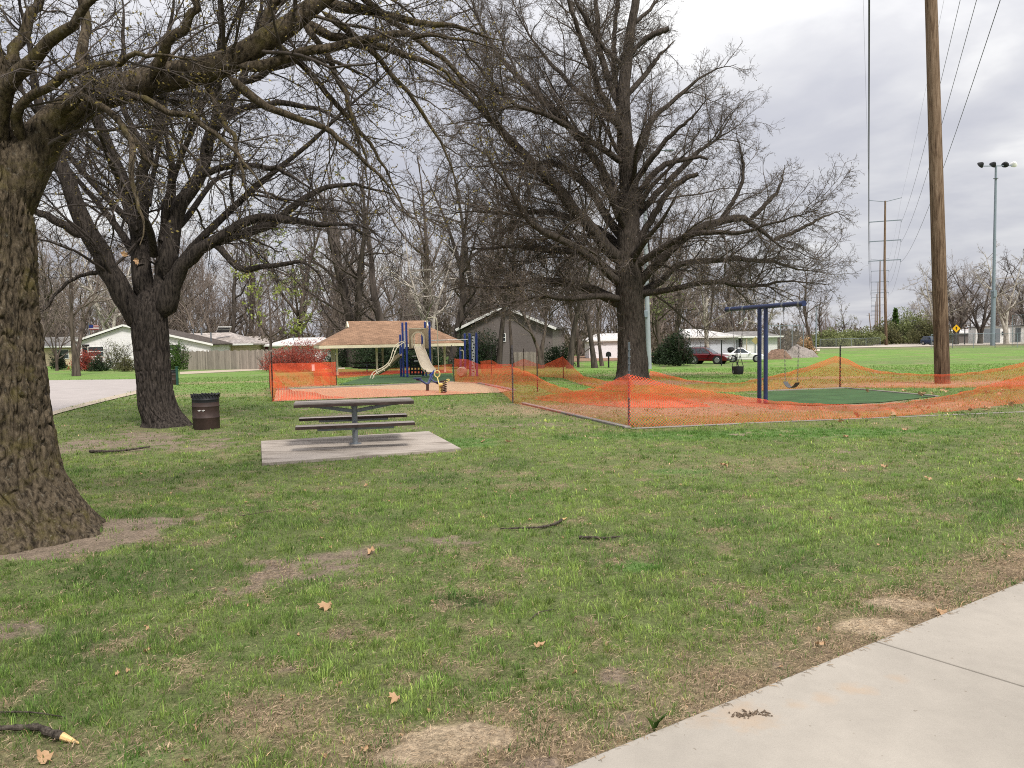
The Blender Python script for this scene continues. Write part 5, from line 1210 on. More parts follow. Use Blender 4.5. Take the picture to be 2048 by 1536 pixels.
for px in (1519, 1531.5): b = barpt(px, 0); b[2] = float(terr(0, b[1])); MB().tube([b - np.array((0, 0, .1)), (b[0], b[1], BZ - .03)], .062, 18).build('leg', M['navy'], S_, smooth=True)
hang = [barpt(px, BZ) for px in (1463, 1488, 1567, 1600)]
for b in hang:
    m = MB(); m.tube([b - dirb * .035, b + dirb * .035], .078, 16); m.bar(b - np.array((0, 0, .07)), b - np.array((0, 0, .17)), .035, .05); m.build('hanger_clamp', M['steel'], S_)
def chain(parent, a, b, name='chain'):
    a, b = np.array(a), np.array(b); L = np.linalg.norm(b - a); n_ = int(L / .055); m = MB(); d_ = (b - a) / L
    s1 = nz(np.cross(d_, (0.3, .8, .1))); s2 = np.cross(d_, s1)
    for i in range(n_):
        c = a + (b - a) * (i + .5) / n_; s = s1 if i % 2 else s2; h_ = .034
        lp = [c + d_ * h_ * math.cos(t) + s * .015 * math.sin(t) for t in np.linspace(0, 2 * PI, 9)]; m.tube(lp, .0055, 5, False)
    return m.build(name, M['chain'], parent, smooth=True)
# bucket seat
g1, g2 = hang[0] - np.array((0, 0, .17)), hang[1] - np.array((0, 0, .17)); mid = (g1 + g2) / 2; ax = nz((g2 - g1) * (1, 1, 0)); ay = np.array((-ax[1], ax[0], 0)); z0 = at(1474, 741, mid[1])[2]
t = thing('bucket_swing', 'black bucket toddler swing hanging from the left half of the beam', 'swing', (mid[0], mid[1], z0))
def ring(z, w, dp, n_=20): return [mid * (1, 1, 0) + np.array((0, 0, z)) + ax * w * math.copysign(abs(math.cos(a)) ** .5, math.cos(a)) + ay * dp * math.copysign(abs(math.sin(a)) ** .5, math.sin(a)) for a in np.linspace(0, 2 * PI, n_, endpoint=False)]
m = MB(); n_ = 20; rs = [ring(z0 + .13, .17, .15), ring(z0 - .04, .165, .145), ring(z0 - .12, .14, .12), ring(z0 - .12, .11, .09), ring(z0 - .03, .14, .12), ring(z0 + .13, .15, .13)]; vs = [p for rr in rs for p in rr]
m.add(vs, [(i * n_ + j, i * n_ + (j + 1) % n_, ((i + 1) % 6) * n_ + (j + 1) % n_, ((i + 1) % 6) * n_ + j) for i in range(6) for j in range(n_)]); m.build('seat', M['black'], t, smooth=True)
m = MB(); c_ = mid * (1, 1, 0); m.bar(c_ - ay * .156 + np.array((0, 0, z0 - .08)), c_ - ay * .156 + np.array((0, 0, z0 + .0)), .05, .012, ay); m.build('buckle', M['steel'], t)
for g, s in ((g1, -1), (g2, 1)):
    k_ = c_ + ax * s * .14 + np.array((0, 0, z0 + .48)); chain(t, g, k_)
    for q in (-1, 1): MB().tube([k_, c_ + ax * s * .14 + ay * q * .12 + np.array((0, 0, z0 + .12))], .010, 6).build('strap', M['black'], t)
g1, g2 = hang[2] - np.array((0, 0, .17)), hang[3] - np.array((0, 0, .17)); mid = (g1 + g2) / 2; e1 = at(1570.5, 763, g1[1]); e2 = at(1602, 765, g2[1]); ze = (e1[2] + e2[2]) / 2; e1 = np.array((g1[0], g1[1], ze)) * 1.0; e2 = np.array((g2[0], g2[1], ze)) * 1.0
sh = nz(e2 - e1) * (np.linalg.norm(e2 - e1) - .56) / 2; e1 += sh; e2 -= sh
t = thing('belt_swing', 'grey belt swing on two chains at the right half of the beam', 'swing', (mid[0], mid[1], ze)); ax = nz(e2 - e1); ay = np.array((-ax[1], ax[0], 0))
m = MB(); L_ = np.linalg.norm(e2 - e1); pr = [e1 + (e2 - e1) * u + np.array((0, 0, -.28 * math.sin(PI * u) ** .8 * .55)) for u in np.linspace(0, 1, 15)]
vs = []; [vs.extend([p - ay * .075, p + ay * .075, p + ay * .075 - np.array((0, 0, .012)), p - ay * .075 - np.array((0, 0, .012))]) for p in pr]
m.add(vs, [(4 * i + a, 4 * i + (a + 1) % 4, 4 * i + 4 + (a + 1) % 4, 4 * i + 4 + a) for i in range(14) for a in range(4)]); m.build('seat', simple('belt_rubber', (.06, .06, .06), .5, .2, 5), t)
chain(t, g1, e1); chain(t, g2, e2)
# ------------------------------------------------------------------ play tower
pb = gnd(814, 755); dT = pb[1]; kx = 1 / ppm(dT)
tw = thing('play_tower', 'blue-posted play tower with tan slide and curved climber in front of the shelter', 'playground', pb)
def tp_(px, py, dd=0): return at(px, py, dT + dd)
def zg(dd=0): return float(terr(0, dT + dd))
def bpost(parent, px, top, dd, name='post', r_=.075, mat=None):
    a = gx(px, dT + dd); b = at(px, top, dT + dd); z = b[2]
    m = MB(); m.lathe((a[0], a[1], 0), [(r_, a[2] - .1), (r_, z - .06), (r_ * .85, z - .02), (r_ * .5, z), (0, z)], 14); return m.build(name, mat or M['blue'], parent, smooth=True)
for px, top, dd in ((813.6, 644, 0), (806, 645, .9), (801, 669, 1.6), (860, 643, .5), (851, 643, 1.6), (845, 668, 2.2)): bpost(tw, px, top, dd)
# cream clamp strips on the posts, deck, barrier panel with arched hood
A = lambda px, py, dd: tp_(px, py, dd)
m = MB(); m.bar(A(809, 662, .3), A(809, 697, .3), .08, .05, (0, 1, 0)); m.bar(A(857, 662, .8), A(857, 694, .8), .06, .05, (0, 1, 0)); m.bar(A(811, 645, .3), A(811, 659, .3), .05, .05, (0, 1, 0)); m.build('clamp_strip', M['white'], tw)
dk = at(835, 697, dT + 1.0)[2]; c = tp_(833, 697, 1.0)
MB().box((c[0], c[1], dk - .05), (1.55, 1.5, .1)).build('deck', M['black'], tw, bevel=.01)
m = MB(); zt = at(835, 656, dT + .3)[2]; c = tp_(837, 680, .35); hw = .66; ri, cz = .36, at(837, 676, dT + .3)[2]
def panel_arch(y0, y1, ri, ro, cz, zb, box=None, n_=16):
    m = MB(); ang = np.linspace(PI, 0, n_)
    inn = [(c[0] + ri * math.cos(a), cz + ri * math.sin(a)) for a in ang]; inn = [(c[0] - ri, zb)] + inn + [(c[0] + ri, zb)]
    if box: out = [(c[0] - hw, zb), (c[0] - hw, cz)] + [(c[0] + max(-hw, min(hw, 1.6 * ro * math.cos(a))), min(box, cz + 1.6 * ro * math.sin(a) + .0)) for a in ang[1:-1]] + [(c[0] + hw, cz), (c[0] + hw, zb)]
    else: out = [(c[0] - ro, zb)] + [(c[0] + ro * math.cos(a), cz + ro * math.sin(a)) for a in ang] + [(c[0] + ro, zb)]
    k_ = len(inn); out = out[:k_] if len(out) >= k_ else out + [out[-1]] * (k_ - len(out)); vs = []
    for y in (y0, y1):
        for (x, z) in inn: vs.append((x, y, z))
        for (x, z) in out: vs.append((x, y, z))
    fs = []
    for i in range(k_ - 1):
        fs += [(i, i + 1, k_ + i + 1, k_ + i), (2 * k_ + i, 3 * k_ + i, 3 * k_ + i + 1, 2 * k_ + i + 1), (i, 2 * k_ + i, 2 * k_ + i + 1, i + 1), (k_ + i, k_ + i + 1, 3 * k_ + i + 1, 3 * k_ + i)]
    return m.add(vs, fs)
panel_arch(c[1], c[1] + .06, ri, .62, cz, dk, zt).build('barrier_panel', M['tan_dark'], tw)
panel_arch(c[1] - .32, c[1] - .004, ri - .02, ri + .09, cz, dk + .05).build('slide_hood', M['tan_plastic'], tw)
m = MB(); m.tube([A(815, 658, 0), A(862, 657, .5)], .022, 8); m.build('top_rail', M['cream'], tw)
m = MB(); [m.tube([A(838 + dx, 668, 1.9), A(838 + dx, 694, 1.9)], .02, 6) for dx in (-9, 0, 9)]; m.build('back_rail', M['cream'], tw)
# dark lattice panel and steps under the deck
m = MB(); bz = zg(1.2)
for i in range(5): m.bar(A(820, 720 + i * 7, 1.4), A(848, 720 + i * 7, 1.4), .03, .11)
for i in range(5): m.bar(A(821 + i * 6.5, 716, 1.42), A(821 + i * 6.5, 750, 1.42), .11, .03, (0, 1, 0))
m.build('under_panel', M['black'], tw)
m = MB(); m.bar(A(825, 712, .9), A(842, 712, .9), .5, .05); m.bar(A(829, 722, .7), A(845, 722, .7), .4, .05); m.build('transfer_step', M['white'], tw)
# slide: bed with raised sides
sc_ = [(687, 692, 838, .2), (0, 0, 0, 0)]
path = [(836, 693, .25, .20), (838, 697, .0, .21), (842, 708, -.35, .22), (847, 722, -.75, .23), (852, 734, -1.15, .24), (857, 741, -1.5, .25), (861, 744, -1.75, .25), (862, 744.5, -1.9, .25)]
cp = np.array([np.append(tp_(px, py, dd), wd2) for px, py, dd, wd2 in path]); cp = resample(chaikin(cp, 2), 26)
sdir = nz(cp[-1, :3] - cp[0, :3]); sx = nz(np.cross(sdir, (0, 0, 1))); vs = []
prof = [(-1.35, .17), (-1.2, .19), (-1.0, .05), (-.7, 0), (.7, 0), (1.0, .05), (1.2, .19), (1.35, .17), (1.2, -.03), (0, -.05), (-1.2, -.03)]
for x_, y_, z_, w_ in cp:
    for u_, h_ in prof: vs.append(np.array((x_, y_, z_)) + sx * u_ * (w_ + .06) + np.array((0, 0, h_)))
kk = len(prof); m = MB().add(vs, [(i * kk + j, i * kk + (j + 1) % kk, (i + 1) * kk + (j + 1) % kk, (i + 1) * kk + j) for i in range(25) for j in range(kk)]); m.build('slide', M['tan_plastic'], tw, smooth=True)
e = tp_(851, 738, -1.3); MB().tube([(e[0], e[1], zg(-1.3) - .05), e - np.array((0, 0, .06))], .03, 8).build('slide_leg', M['steel'], tw)
# curved loop climber at the left
def curve3(pts, n_=24): return resample(chaikin(np.array([tp_(*p) for p in pts]), 3), n_)
ra = curve3([(810, 682, .1), (800, 684, -.1), (789, 692, -.4), (784, 706, -.7), (780, 722, -.9), (768, 734, -1.2), (754, 740, -1.5), (744, 746, -1.7), (740, 757, -1.8)])
rb = curve3([(811, 684, -.1), (803, 687, -.4), (793, 696, -.8), (788, 710, -1.1), (783, 724, -1.3), (772, 736, -1.6), (758, 743, -1.9), (748, 749, -2.1), (745, 759, -2.2)])
for q in (ra, rb): MB().tube(list(q), .028, 8).build('climber_rail', M['cream'], tw, smooth=True)
for i in (4, 7, 10, 13, 16, 19, 21):
    a, b = ra[i], rb[i]; mm = (a + b) / 2 + np.array((.1, 0, -.22)); MB().tube(list(resample(chaikin(np.array([a, a + (mm - a) * .9 + np.array((0, .05, 0)), mm, b + (mm - b) * .9, b]), 2), 12)), .02, 6).build('climber_rung', M['cream'], tw, smooth=True)
# spiral slide behind, seen edge on
cp = curve3([(803, 712, 1.0), (794, 718, .9), (786, 726, .8), (776, 736, .6), (765, 743, .4), (756, 748, .3)], 16); vs = []
for i, q in enumerate(cp):
    for u_, h_ in ((-.35, .22), (-.25, .03), (.25, .0), (.35, .26), (.28, -.05), (-.28, -.05)): vs.append(q + np.array((u_ * .3, u_, h_)))
MB().add(vs, [(i * 6 + j, i * 6 + (j + 1) % 6, i * 6 + 6 + (j + 1) % 6, i * 6 + 6 + j) for i in range(15) for j in range(6)]).build('side_slide', M['tan_dark'], tw, smooth=True)
# sliding pole on its arch
q = resample(chaikin(np.array([tp_(*p) for p in ((853, 660, 1.0), (853, 637, .9), (856, 635, .6), (871, 635, .0), (874, 638, -.2), (875.5, 680, -.25), (877.5, 745, -.3), (878.5, 764, -.35))]), 2), 30); q[-1, 2] = zg(-.35) - .05
MB().tube(list(q), .032, 10).build('sliding_pole', M['cream'], tw, smooth=True)
# long overhead bar to the climber wall
MB().tube([A(863, 681, .6), A(936, 679, .6)], .03, 8).build('overhead_bar', M['white'], tw)
cw = thing('climber_wall', 'white perforated climbing panel between short blue posts behind orange net', 'playground', gx(947, dT))
for px, top, dd in ((930, 667, 1.0), (939.8, 666, .3), (953.2, 665, -.2)): bpost(cw, px, top, dd)
m = MB(); m.bar(A(946.5, 673, .05), A(946.5, 752, .05), .20, .06, (0, 1, 0)); m.build('panel', M['white'], cw, bevel=.01)
m = MB(); r_ = np.random.default_rng(3)
for i in range(12): c = A(946.5 + r_.uniform(-2.2, 2.2), 677 + i * 6.0, .0); m.tube([c - np.array((0, .0, 0)), c - np.array((0, .045, 0))], .045, 8)
m.build('hand_hold', M['black'], cw)
tk = thing('talk_post', 'short blue post with curved cream pipe left of the climbing panel', 'playground', gx(921, dT)); bpost(tk, 920.6, 695, .4)
MB().tube(list(resample(chaikin(np.array([tp_(*p) for p in ((921, 701, .2), (926, 700, .1), (927, 706, .1), (927, 719, .1), (924, 721, .1))]), 2), 14)), .035, 8).build('pipe', M['cream'], tk, smooth=True)
q = gx(924, dT - .1); br = thing('play_barrel', 'round tan barrel at the foot of the short blue post', 'playground', q); MB().tube([q + np.array((-.1, -.35, .34)), q + np.array((-.06, -.22, .34)), q + np.array((0, .1, .34)), q + np.array((.04, .3, .34))], [.27, .33, .33, .28], 18).build('shell', M['tan_plastic'], br, smooth=True)
MB().tube([q + np.array((-.02, 0, .02)), q + np.array((-.02, 0, .1))], .12, 10).build('stand', M['black'], br)
# spring riders
gA = gnd(853, 783)
s1 = thing('seesaw', 'dark blue four-seat spring seesaw standing on the gravel', 'seesaw', gA); d1 = gA[1]; B = lambda px, py, dd=0: at(px, py, d1 + dd)
MB().tube([(B(855, 781)[0], d1, gA[2] - .05), B(855, 768)], .06, 10).build('spring_post', M['rustpost'], s1)
m = MB(); m.tube([B(854.5, 769), B(847, 764, .1), B(841, 760, .2), B(833, 759, .3)], .045, 8); m.tube([B(855, 769), B(859, 759, .2), B(865, 747, .5)], .04, 8); m.tube([B(862, 758, .2), B(868, 763, -.1), B(876, 767, -.3)], .04, 8); m.tube([B(857, 768), B(866, 752, .3)], .03, 8); m.build('arm', M['navy'], s1, smooth=True)
for px, py, dd in ((835, 758.5, .3), (878, 765.5, -.3)): c = B(px, py, dd); MB().box(c + np.array((0, 0, .04)), (.34, .26, .045)).build('seat', M['navy'], s1, bevel=.012)
m = MB(); m.bar(B(860, 753, .3), B(868, 741, .5), .03, .05); m.bar(B(857, 749, .4), B(871, 746, .45), .025, .025); m.build('handle', M['blue'], s1)
gB = gnd(882, 787); d2 = gB[1]; B2 = lambda px, py, dd=0: at(px, py, d2 + dd)
s2 = thing('spring_rider', 'yellow spring rider with loop handles at the edge of the gravel', 'spring rider', gB)
MB().tube([(gB[0], gB[1], gB[2] - .05), B2(881.5, 768)], .075, 10).build('post', M['yellow'], s2)
m = MB(); m.bar(B2(878, 769), B2(886, 768), .3, .10); m.build('seat', M['yellow'], s2, bevel=.02)
loop = [B2(884, 772), B2(890, 763), B2(895, 758), B2(899, 759), B2(898, 762), B2(893, 763), B2(888, 768)]
MB().tube(list(resample(chaikin(np.array(loop), 2), 24)), .02, 6).build('handle', M['yellow'], s2, smooth=True)
c = B2(874.5, 748, .3); th = np.linspace(0, 2 * PI, 17); MB().tube([c + np.array((math.cos(a) * .11, 0, math.sin(a) * .13)) for a in th], .02, 6, False).build('handle', M['yellow'], s2, smooth=True); MB().tube([c + np.array((.0, 0, -.13)), B2(878, 768, .1)], .02, 6).build('handle_stem', M['yellow'], s2)
m = MB(); hx = [np.array((B2(887, 780)[0] + .12 * math.cos(a), d2 + .12 * math.sin(a), gB[2] + .0 + .028 * a / 2)) for a in np.linspace(0, 6 * 2 * PI, 90)]; m.tube(hx, .022, 6); m.build('spring', M['rustpost'], s2, smooth=True)

# ------------------------------------------------------------------ poles and lines
pd = np.array((58.0, 124.0)); pdn = pd / np.linalg.norm(pd); arm = np.array((pdn[1], -pdn[0]))
PB_ = POLE[:2].copy(); ARMS = (17.0, 20.9, 24.8); AL = 2.95; TOPZ = 28.8
def line_pole(k, label):
    b = PB_ + pd * k; z = float(terr(*b)) if k < 20 else -.55; t = thing('utility_pole', label, 'utility pole', (b[0], b[1], z), 0, 'power line poles')
    lean = np.array((-.72, 0)) if k == 0 else np.array((-.5, 0)) if k == 1 else np.array((-.1 * (k % 3), 0))
    hs = np.linspace(-.3, TOPZ, 14); LN = lambda h: lean[0] * min(h / 16, 1.0); pts = [(LN(h), 0, h) for h in hs]; r0 = .288 if k == 0 else .30
    MB().tube(pts, [r0 - .125 * (h / TOPZ) for h in hs], 24 if k == 0 else 10).build('pole', M['polewood'], t, False, smooth=True)
    for h in ARMS:
        m = MB(); o = LN(h); ax_ = Vector((arm[0], arm[1], 0)); LL = AL if k else 2.3; m.bar(Vector((o, 0, h)) - ax_ * LL, Vector((o, 0, h)) + ax_ * AL, .16, .18); c_ = m.build('crossarm', M['greypole'], t, False)
        for s in (-1, 1):
            e = Vector((o, 0, h)) + ax_ * s * ((LL if s < 0 else AL) - .08); MB().lathe((e.x, e.y, e.z), [(.02, -.5), (.09, -.48), (.04, -.36), (.09, -.34), (.04, -.22), (.09, -.2), (.03, -.08), (.03, .0)], 8).build('insulator', M['greypole'], c_, False)
    o = LN(TOPZ); m = MB(); [m.bar(Vector((o, 0, TOPZ - .2)), Vector((o, 0, TOPZ + .35)) + Vector((arm[0], arm[1], 0)) * s * AL, .1, .1) for s in (-1, 1)]; m.build('shield_arm', M['greypole'], t, False)
    return t
for k, lb in enumerate(('tall thick wooden utility pole rising out of the picture beside the enclosure', 'wooden utility pole with three crossarms, first and tallest of the far line', 'second pole of the far line, just left of the tallest', 'third pole of the far line, shorter and thinner', 'fourth pole of the far line', 'fifth pole of the far line, low near the horizon', 'sixth and smallest pole of the far line')): line_pole(k, lb)
def wire(a, b, sag, r_, label, m=None, n_=28):
    pts = [np.array(a) + (np.array(b) - np.array(a)) * u - np.array((0, 0, sag * 4 * u * (1 - u))) for u in np.linspace(0, 1, n_)]
    return MB().tube(pts, r_, 5, False), pts
def line(label, side, h, rr, sag=2.2):
    m = MB(); 
    for k in range(-1, 6):
        P0, P1 = PB_ + pd * k, PB_ + pd * (k + 1); hh = h + (.35 if h > 28 else -.5)
        f = lambda P, k: np.append(P + arm * side * ((2.3 if k <= 0 and side < 0 and h < 28 else AL) - .08) + np.array((-.72 if k == 0 else -.5 if k == 1 else -.1 * (k % 3), 0)), hh + float(terr(*P)))
        a, b = f(P0, k), f(P1, k + 1); pts = [a + (b - a) * u - np.array((0, 0, sag * 4 * u * (1 - u))) for u in np.linspace(0, 1, 30)]; m.tube(pts, rr, 5, False)
    return tag(m.build('power_line', simple('wire_' + str(rr), (.03, .03, .032), .6, .2, 2, 0)), label, 'power line', 'wires of the pole line')
nm = {17.0: 'lowest', 20.9: 'middle', 24.8: 'upper'}
for h in ARMS:
    line(f'{nm[h]} wire strung along the right ends of the crossarms', 1, h, .017); line(f'{nm[h]} wire strung along the left ends of the crossarms', -1, h, .023)
line('thin top shield wire on the right of the pole line', 1, 28.8, .008, 1.2); line('thin top shield wire on the left of the pole line', -1, 28.8, .008, 1.2)
# field light
q = gx(1985, 134); t = thing('field_light', 'tall grey field light pole with four floodlights on top', 'light pole', q); Hf = at(1985, 332, 134)[2] - q[2]
MB().tube([(0, 0, -.2), (0, 0, 9.5)], [.38, .36], 14).build('lower_pole', M['greypole'], t, False, smooth=True); MB().tube([(0, 0, 9.4), (0, 0, Hf)], [.27, .17], 12).build('upper_pole', M['greypole'], t, False, smooth=True); MB().lathe((0, 0, 9.2), [(.36, 0), (.44, .05), (.44, .35), (.36, .4)], 14).build('collar', M['greypole'], t, False)
MB().box((.0, -.34, 9.0), (.5, .35, 1.1)).build('control_box', M['greypole'], t, False)
MB().bar((-2.5, 0, Hf), (3.0, 0, Hf), .14, .14).build('lamp_bar', M['greypole'], t, False)
for x, tilt, mt in ((-2.5, .5, M['black']), (-.4, .2, M['black']), (1.6, -.5, M['black']), (3.1, -.2, M['white'])):
    m = MB(); c_ = np.array((x, 0, Hf + .35)); 
    m.lathe((0, 0, 0), [(0, .35), (.18, .33), (.3, .2), (.55, -.15), (.6, -.3), (.5, -.25), (0, -.1)], 14); o = m.build('floodlight', mt, t, False, smooth=True); o.location = c_; o.rotation_euler = (rad(70), tilt, 0); o.rotation_euler = (rad(50), rad(tilt * 70), 0)
MB().lathe((0, 0, Hf - 2.2), [(.17, 0), (.4, .05), (.4, .12), (.17, .15)], 12).build('bracket', M['greypole'], t, False)
# steel lamp pole behind the oak
q = gx(1298, 62); t = thing('lamp_pole', 'pale grey steel pole standing behind the right side of the oak trunk', 'light pole', q); Hp = 17
MB().tube([(0, 0, -.1), (-.12, 0, 5.0), (-.3, 0, Hp)], [.21, .19, .10], 12).build('pole', simple('pale_steel', (.27, .30, .32), .5, .1, 3, .05), t, False, smooth=True); MB().box((-.27, -.12, 4.4), (.3, .25, .55)).build('junction_box', M['greypole'], t, False, bevel=.02); MB().tube([(-.3, 0, Hp - .2), (.6, -.3, Hp + .2), (1.4, -.5, Hp + .2)], .05, 8).build('arm', M['greypole'], t, False); MB().box((1.6, -.55, Hp + .18), (.7, .3, .15)).build('lamp_head', M['greypole'], t, False, bevel=.04)
# far lamps and small poles at the scrub
q = gx(1632, 128); t = thing('thin_pole', 'thin grey pole at the left end of the far hedge', 'pole', q); MB().tube([(0, 0, 0), (0, 0, 7.2)], .1, 8).build('pole', M['greypole'], t, False); MB().box((0, 0, 7.1), (.5, .1, .1)).build('bracket', M['greypole'], t, False)
q = gx(1743, 330); t = thing('utility_pole', 'small leaning distant pole left of the line of utility poles', 'utility pole', q); MB().tube([(0, 0, 0), (-1.2, 0, 11)], .2, 8).build('pole', M['polewood'], t, False); MB().bar((-2.2, 0, 10), (0, 0, 10), .15, .15).build('crossarm', M['greypole'], t, False)

# ------------------------------------------------------------------ fences
def plank_fence(label, a, b, h, n_, seed):
    a, b = np.array(a), np.array(b); t = thing('wooden_fence', label, 'fence', a); r_ = np.random.default_rng(seed); m = MB(); L = np.linalg.norm((b - a)[:2]); rz = math.atan2(b[1] - a[1], b[0] - a[0])
    for i in range(n_):
        c = a + (b - a) * (i + .5) / n_; hh = h * r_.uniform(.95, 1.03); m.box((c[0], c[1] + r_.uniform(-.01, .01), c[2] + hh / 2), (L / n_ * .94, .022, hh), rz + r_.normal() * .01)
    m.build('planks', M['fenceplank'], t)
    m = MB()
    for z in (.4, h * .8): m.bar(a + np.array((0, .05, z)), b + np.array((0, .05, z)), .04, .09)
    m.build('rail', M['fenceplank'], t)
    for i in range(0, n_ + 1, max(1, n_ // 8)):
        c = a + (b - a) * i / n_; MB().box((c[0], c[1] + .12, c[2] + h / 2), (.1, .1, h * 1.02)).build('post', M['fenceplank'], t)
plank_fence('long weathered grey plank fence in front of the cream house', gx(362, 80), gx(628, 76), 1.95, 96, 1)
plank_fence('short dark plank fence below the grey gabled house', gx(1020, 73), gx(1118, 73), 1.35, 34, 2)
def chain_fence(label, pts, h, sp_=3.0, mesh=True, top2=None):
    pts = [np.array(p) for p in pts]; t = thing('chain_link_fence', label, 'fence', pts[0]); 
    for a, b in zip(pts[:-1], pts[1:]):
        L = np.linalg.norm((b - a)[:2]); n_ = max(1, int(round(L / sp_)))
        for i in range(n_ + 1):
            c = a + (b - a) * i / n_; MB().tube([c - np.array((0, 0, .1)), c + np.array((0, 0, h))], .04, 8).build('post', M['greypole'], t)
        MB().tube([a + np.array((0, 0, h - .03)), b + np.array((0, 0, h - .03))], .03, 6).build('top_rail', M['greypole'], t)
        V = np.array([a, b, b + np.array((0, 0, h - .05)), a + np.array((0, 0, h - .05))]); me = mesh_np('mesh', V, [[0, 1, 2, 3]]); uv = me.uv_layers.new(name='uv'); uv.data.foreach_set('uv', [0, 0, L, 0, L, h, 0, h]); link('mesh', me, M['chainlink'], t)
chain_fence('chain-link fence along the right edge of the far field', [gx(1862, 118), gx(1905, 118), gx(1990, 116), gx(2080, 112)], 2.2, 3.2)
chain_fence('taller chain-link backstop at the far right edge', [gx(2024, 122), gx(2090, 118)], 5.0, 4)
chain_fence('chain-link fence behind the gravel heaps at the swing', [gx(1536, 84), gx(1607, 88)], 3.6, 2.0)
chain_fence('low chain-link fence in front of the far green hedge', [gx(1640, 140), gx(1760, 152)], 1.6, 5)
# ------------------------------------------------------------------ heaps, mailbox, signs, hoop, flag
def heap(px, d, w, hgt, label, mat, seed):
    p = gx(px, d); r_ = np.random.default_rng(seed); n_, k_ = 30, 10; V = []
    for i in range(k_):
        t = i / (k_ - 1)
        for j in range(n_):
            a = 2 * PI * j / n_; rr = w * t * (1 + .3 * (float(noise3(math.cos(a) * 2 + seed, math.sin(a) * 2, t * 2)) - .5)); V.append((rr * math.cos(a), rr * .7 * math.sin(a), hgt * (1 - t ** 2.0) * (1 + .75 * (float(noise3(math.cos(a) * 3 * t + seed, math.sin(a) * 3 * t, 2.2)) - .5)) - .05 + .22 * r_.random() * (1 - t)))
    F = [(i * n_ + j, (i + 1) * n_ + j, (i + 1) * n_ + (j + 1) % n_, i * n_ + (j + 1) % n_) for i in range(k_ - 1) for j in range(n_)]
    o = MB().add(V, F).build('soil_heap', mat, None, False, smooth=False); o.location = p; return tag(o, label, 'heap', 'heaps behind the swing')
heap(1554, 81, 1.8, .95, 'brown heap of soil and debris just right of the swing posts', simple('brown_soil', (.16, .10, .07), .95, .45, 6, .9), 3)
heap(1596, 86, 2.1, 1.25, 'grey heap of rubble behind the right swing chain', simple('grey_rubble', (.22, .19, .17), .95, .4, 6, .9), 5)
q = gx(1217, 66); t = thing('mailbox', 'black mailbox on a post between the thin trunks left of the oak', 'mailbox', q); MB().box((0, 0, .5), (.12, .12, 1.0)).build('post', M['black'], t, False); MB().prism([(-.2, .95), (.2, .95), (.2, 1.2), (.13, 1.33), (0, 1.38), (-.13, 1.33), (-.2, 1.2)], -.28, .28, 1).build('box', M['black'], t, False, bevel=.01)
def diamond_sign(px, py, d, s, label, col, mark=True):
    p = gx(px, d); c = at(px, py, d) - p; t = thing('road_sign', label, 'road sign', p, 0, 'yellow road signs'); MB().bar((0, .03, 0), (0, .03, c[2] + s * .6), .06, .04).build('post', M['steel'], t, False)
    m = MB(); m.prism([(0, c[2] - s), (s, c[2]), (0, c[2] + s), (-s, c[2])], -.012, .012, 1); b = m.build('panel', simple('sign_' + str(px), col, .5, .08, 3, 0), t, False)
    if not mark: return
    m = MB(); m.prism([(-s * .1, c[2] - s * .4), (s * .1, c[2] - s * .4), (s * .1, c[2] + s * .05), (s * .32, c[2] + s * .05), (0, c[2] + s * .48), (-s * .32, c[2] + s * .05), (-s * .1, c[2] + s * .05)], -.02, -.013, 1); m.build('symbol', M['black'], b, False)
diamond_sign(1511, 681, 80, .42, 'faded yellow diamond sign just left of the swing posts', (.30, .25, .10), False); diamond_sign(1912, 657, 140, .72, 'bright yellow diamond sign beyond the far field fence', (.75, .42, .01))
q = gx(1929, 146); t = thing('basketball_hoop', 'dark basketball hoop on a pole beyond the far field', 'basketball hoop', q); MB().tube([(0, 0, 0), (0, 0, 3.3)], .09, 8).build('pole', M['black'], t, False); m = MB(); [m.box((x, -.3, 3.4), (.08, .06, 1.3)) for x in (-.85, .85)]; [m.box((0, -.3, z), (1.62, .06, .08)) for z in (2.79, 4.01)]; m.build('backboard', M['black'], t, False); MB().tube([(.23 * math.cos(a), -.62 + .23 * math.sin(a), 3.0) for a in np.linspace(0, 6.283, 15)], .02, 6, False).build('rim', M['lampred'], t, False)
q = gx(190, 112); q2 = at(190, 655, 112) - q; t = thing('flag', 'red and white striped flag with blue corner above the white house roof', 'flag', q); MB().tube([(-.73, 0, 0), (-.73, 0, q2[2] + .7)], .04, 8).build('pole', M['greypole'], t, False)
for i in range(7): MB().box((0.0, .02 * math.sin(i), q2[2] - .25 + i * .095), (1.4, .02, .094)).build('stripe', (M['lampred'] if i % 2 == 0 else M['white']), t, False)
MB().box((-.38, -.02, q2[2] + .18), (.62, .03, .38)).build('canton', M['blue'], t, False)

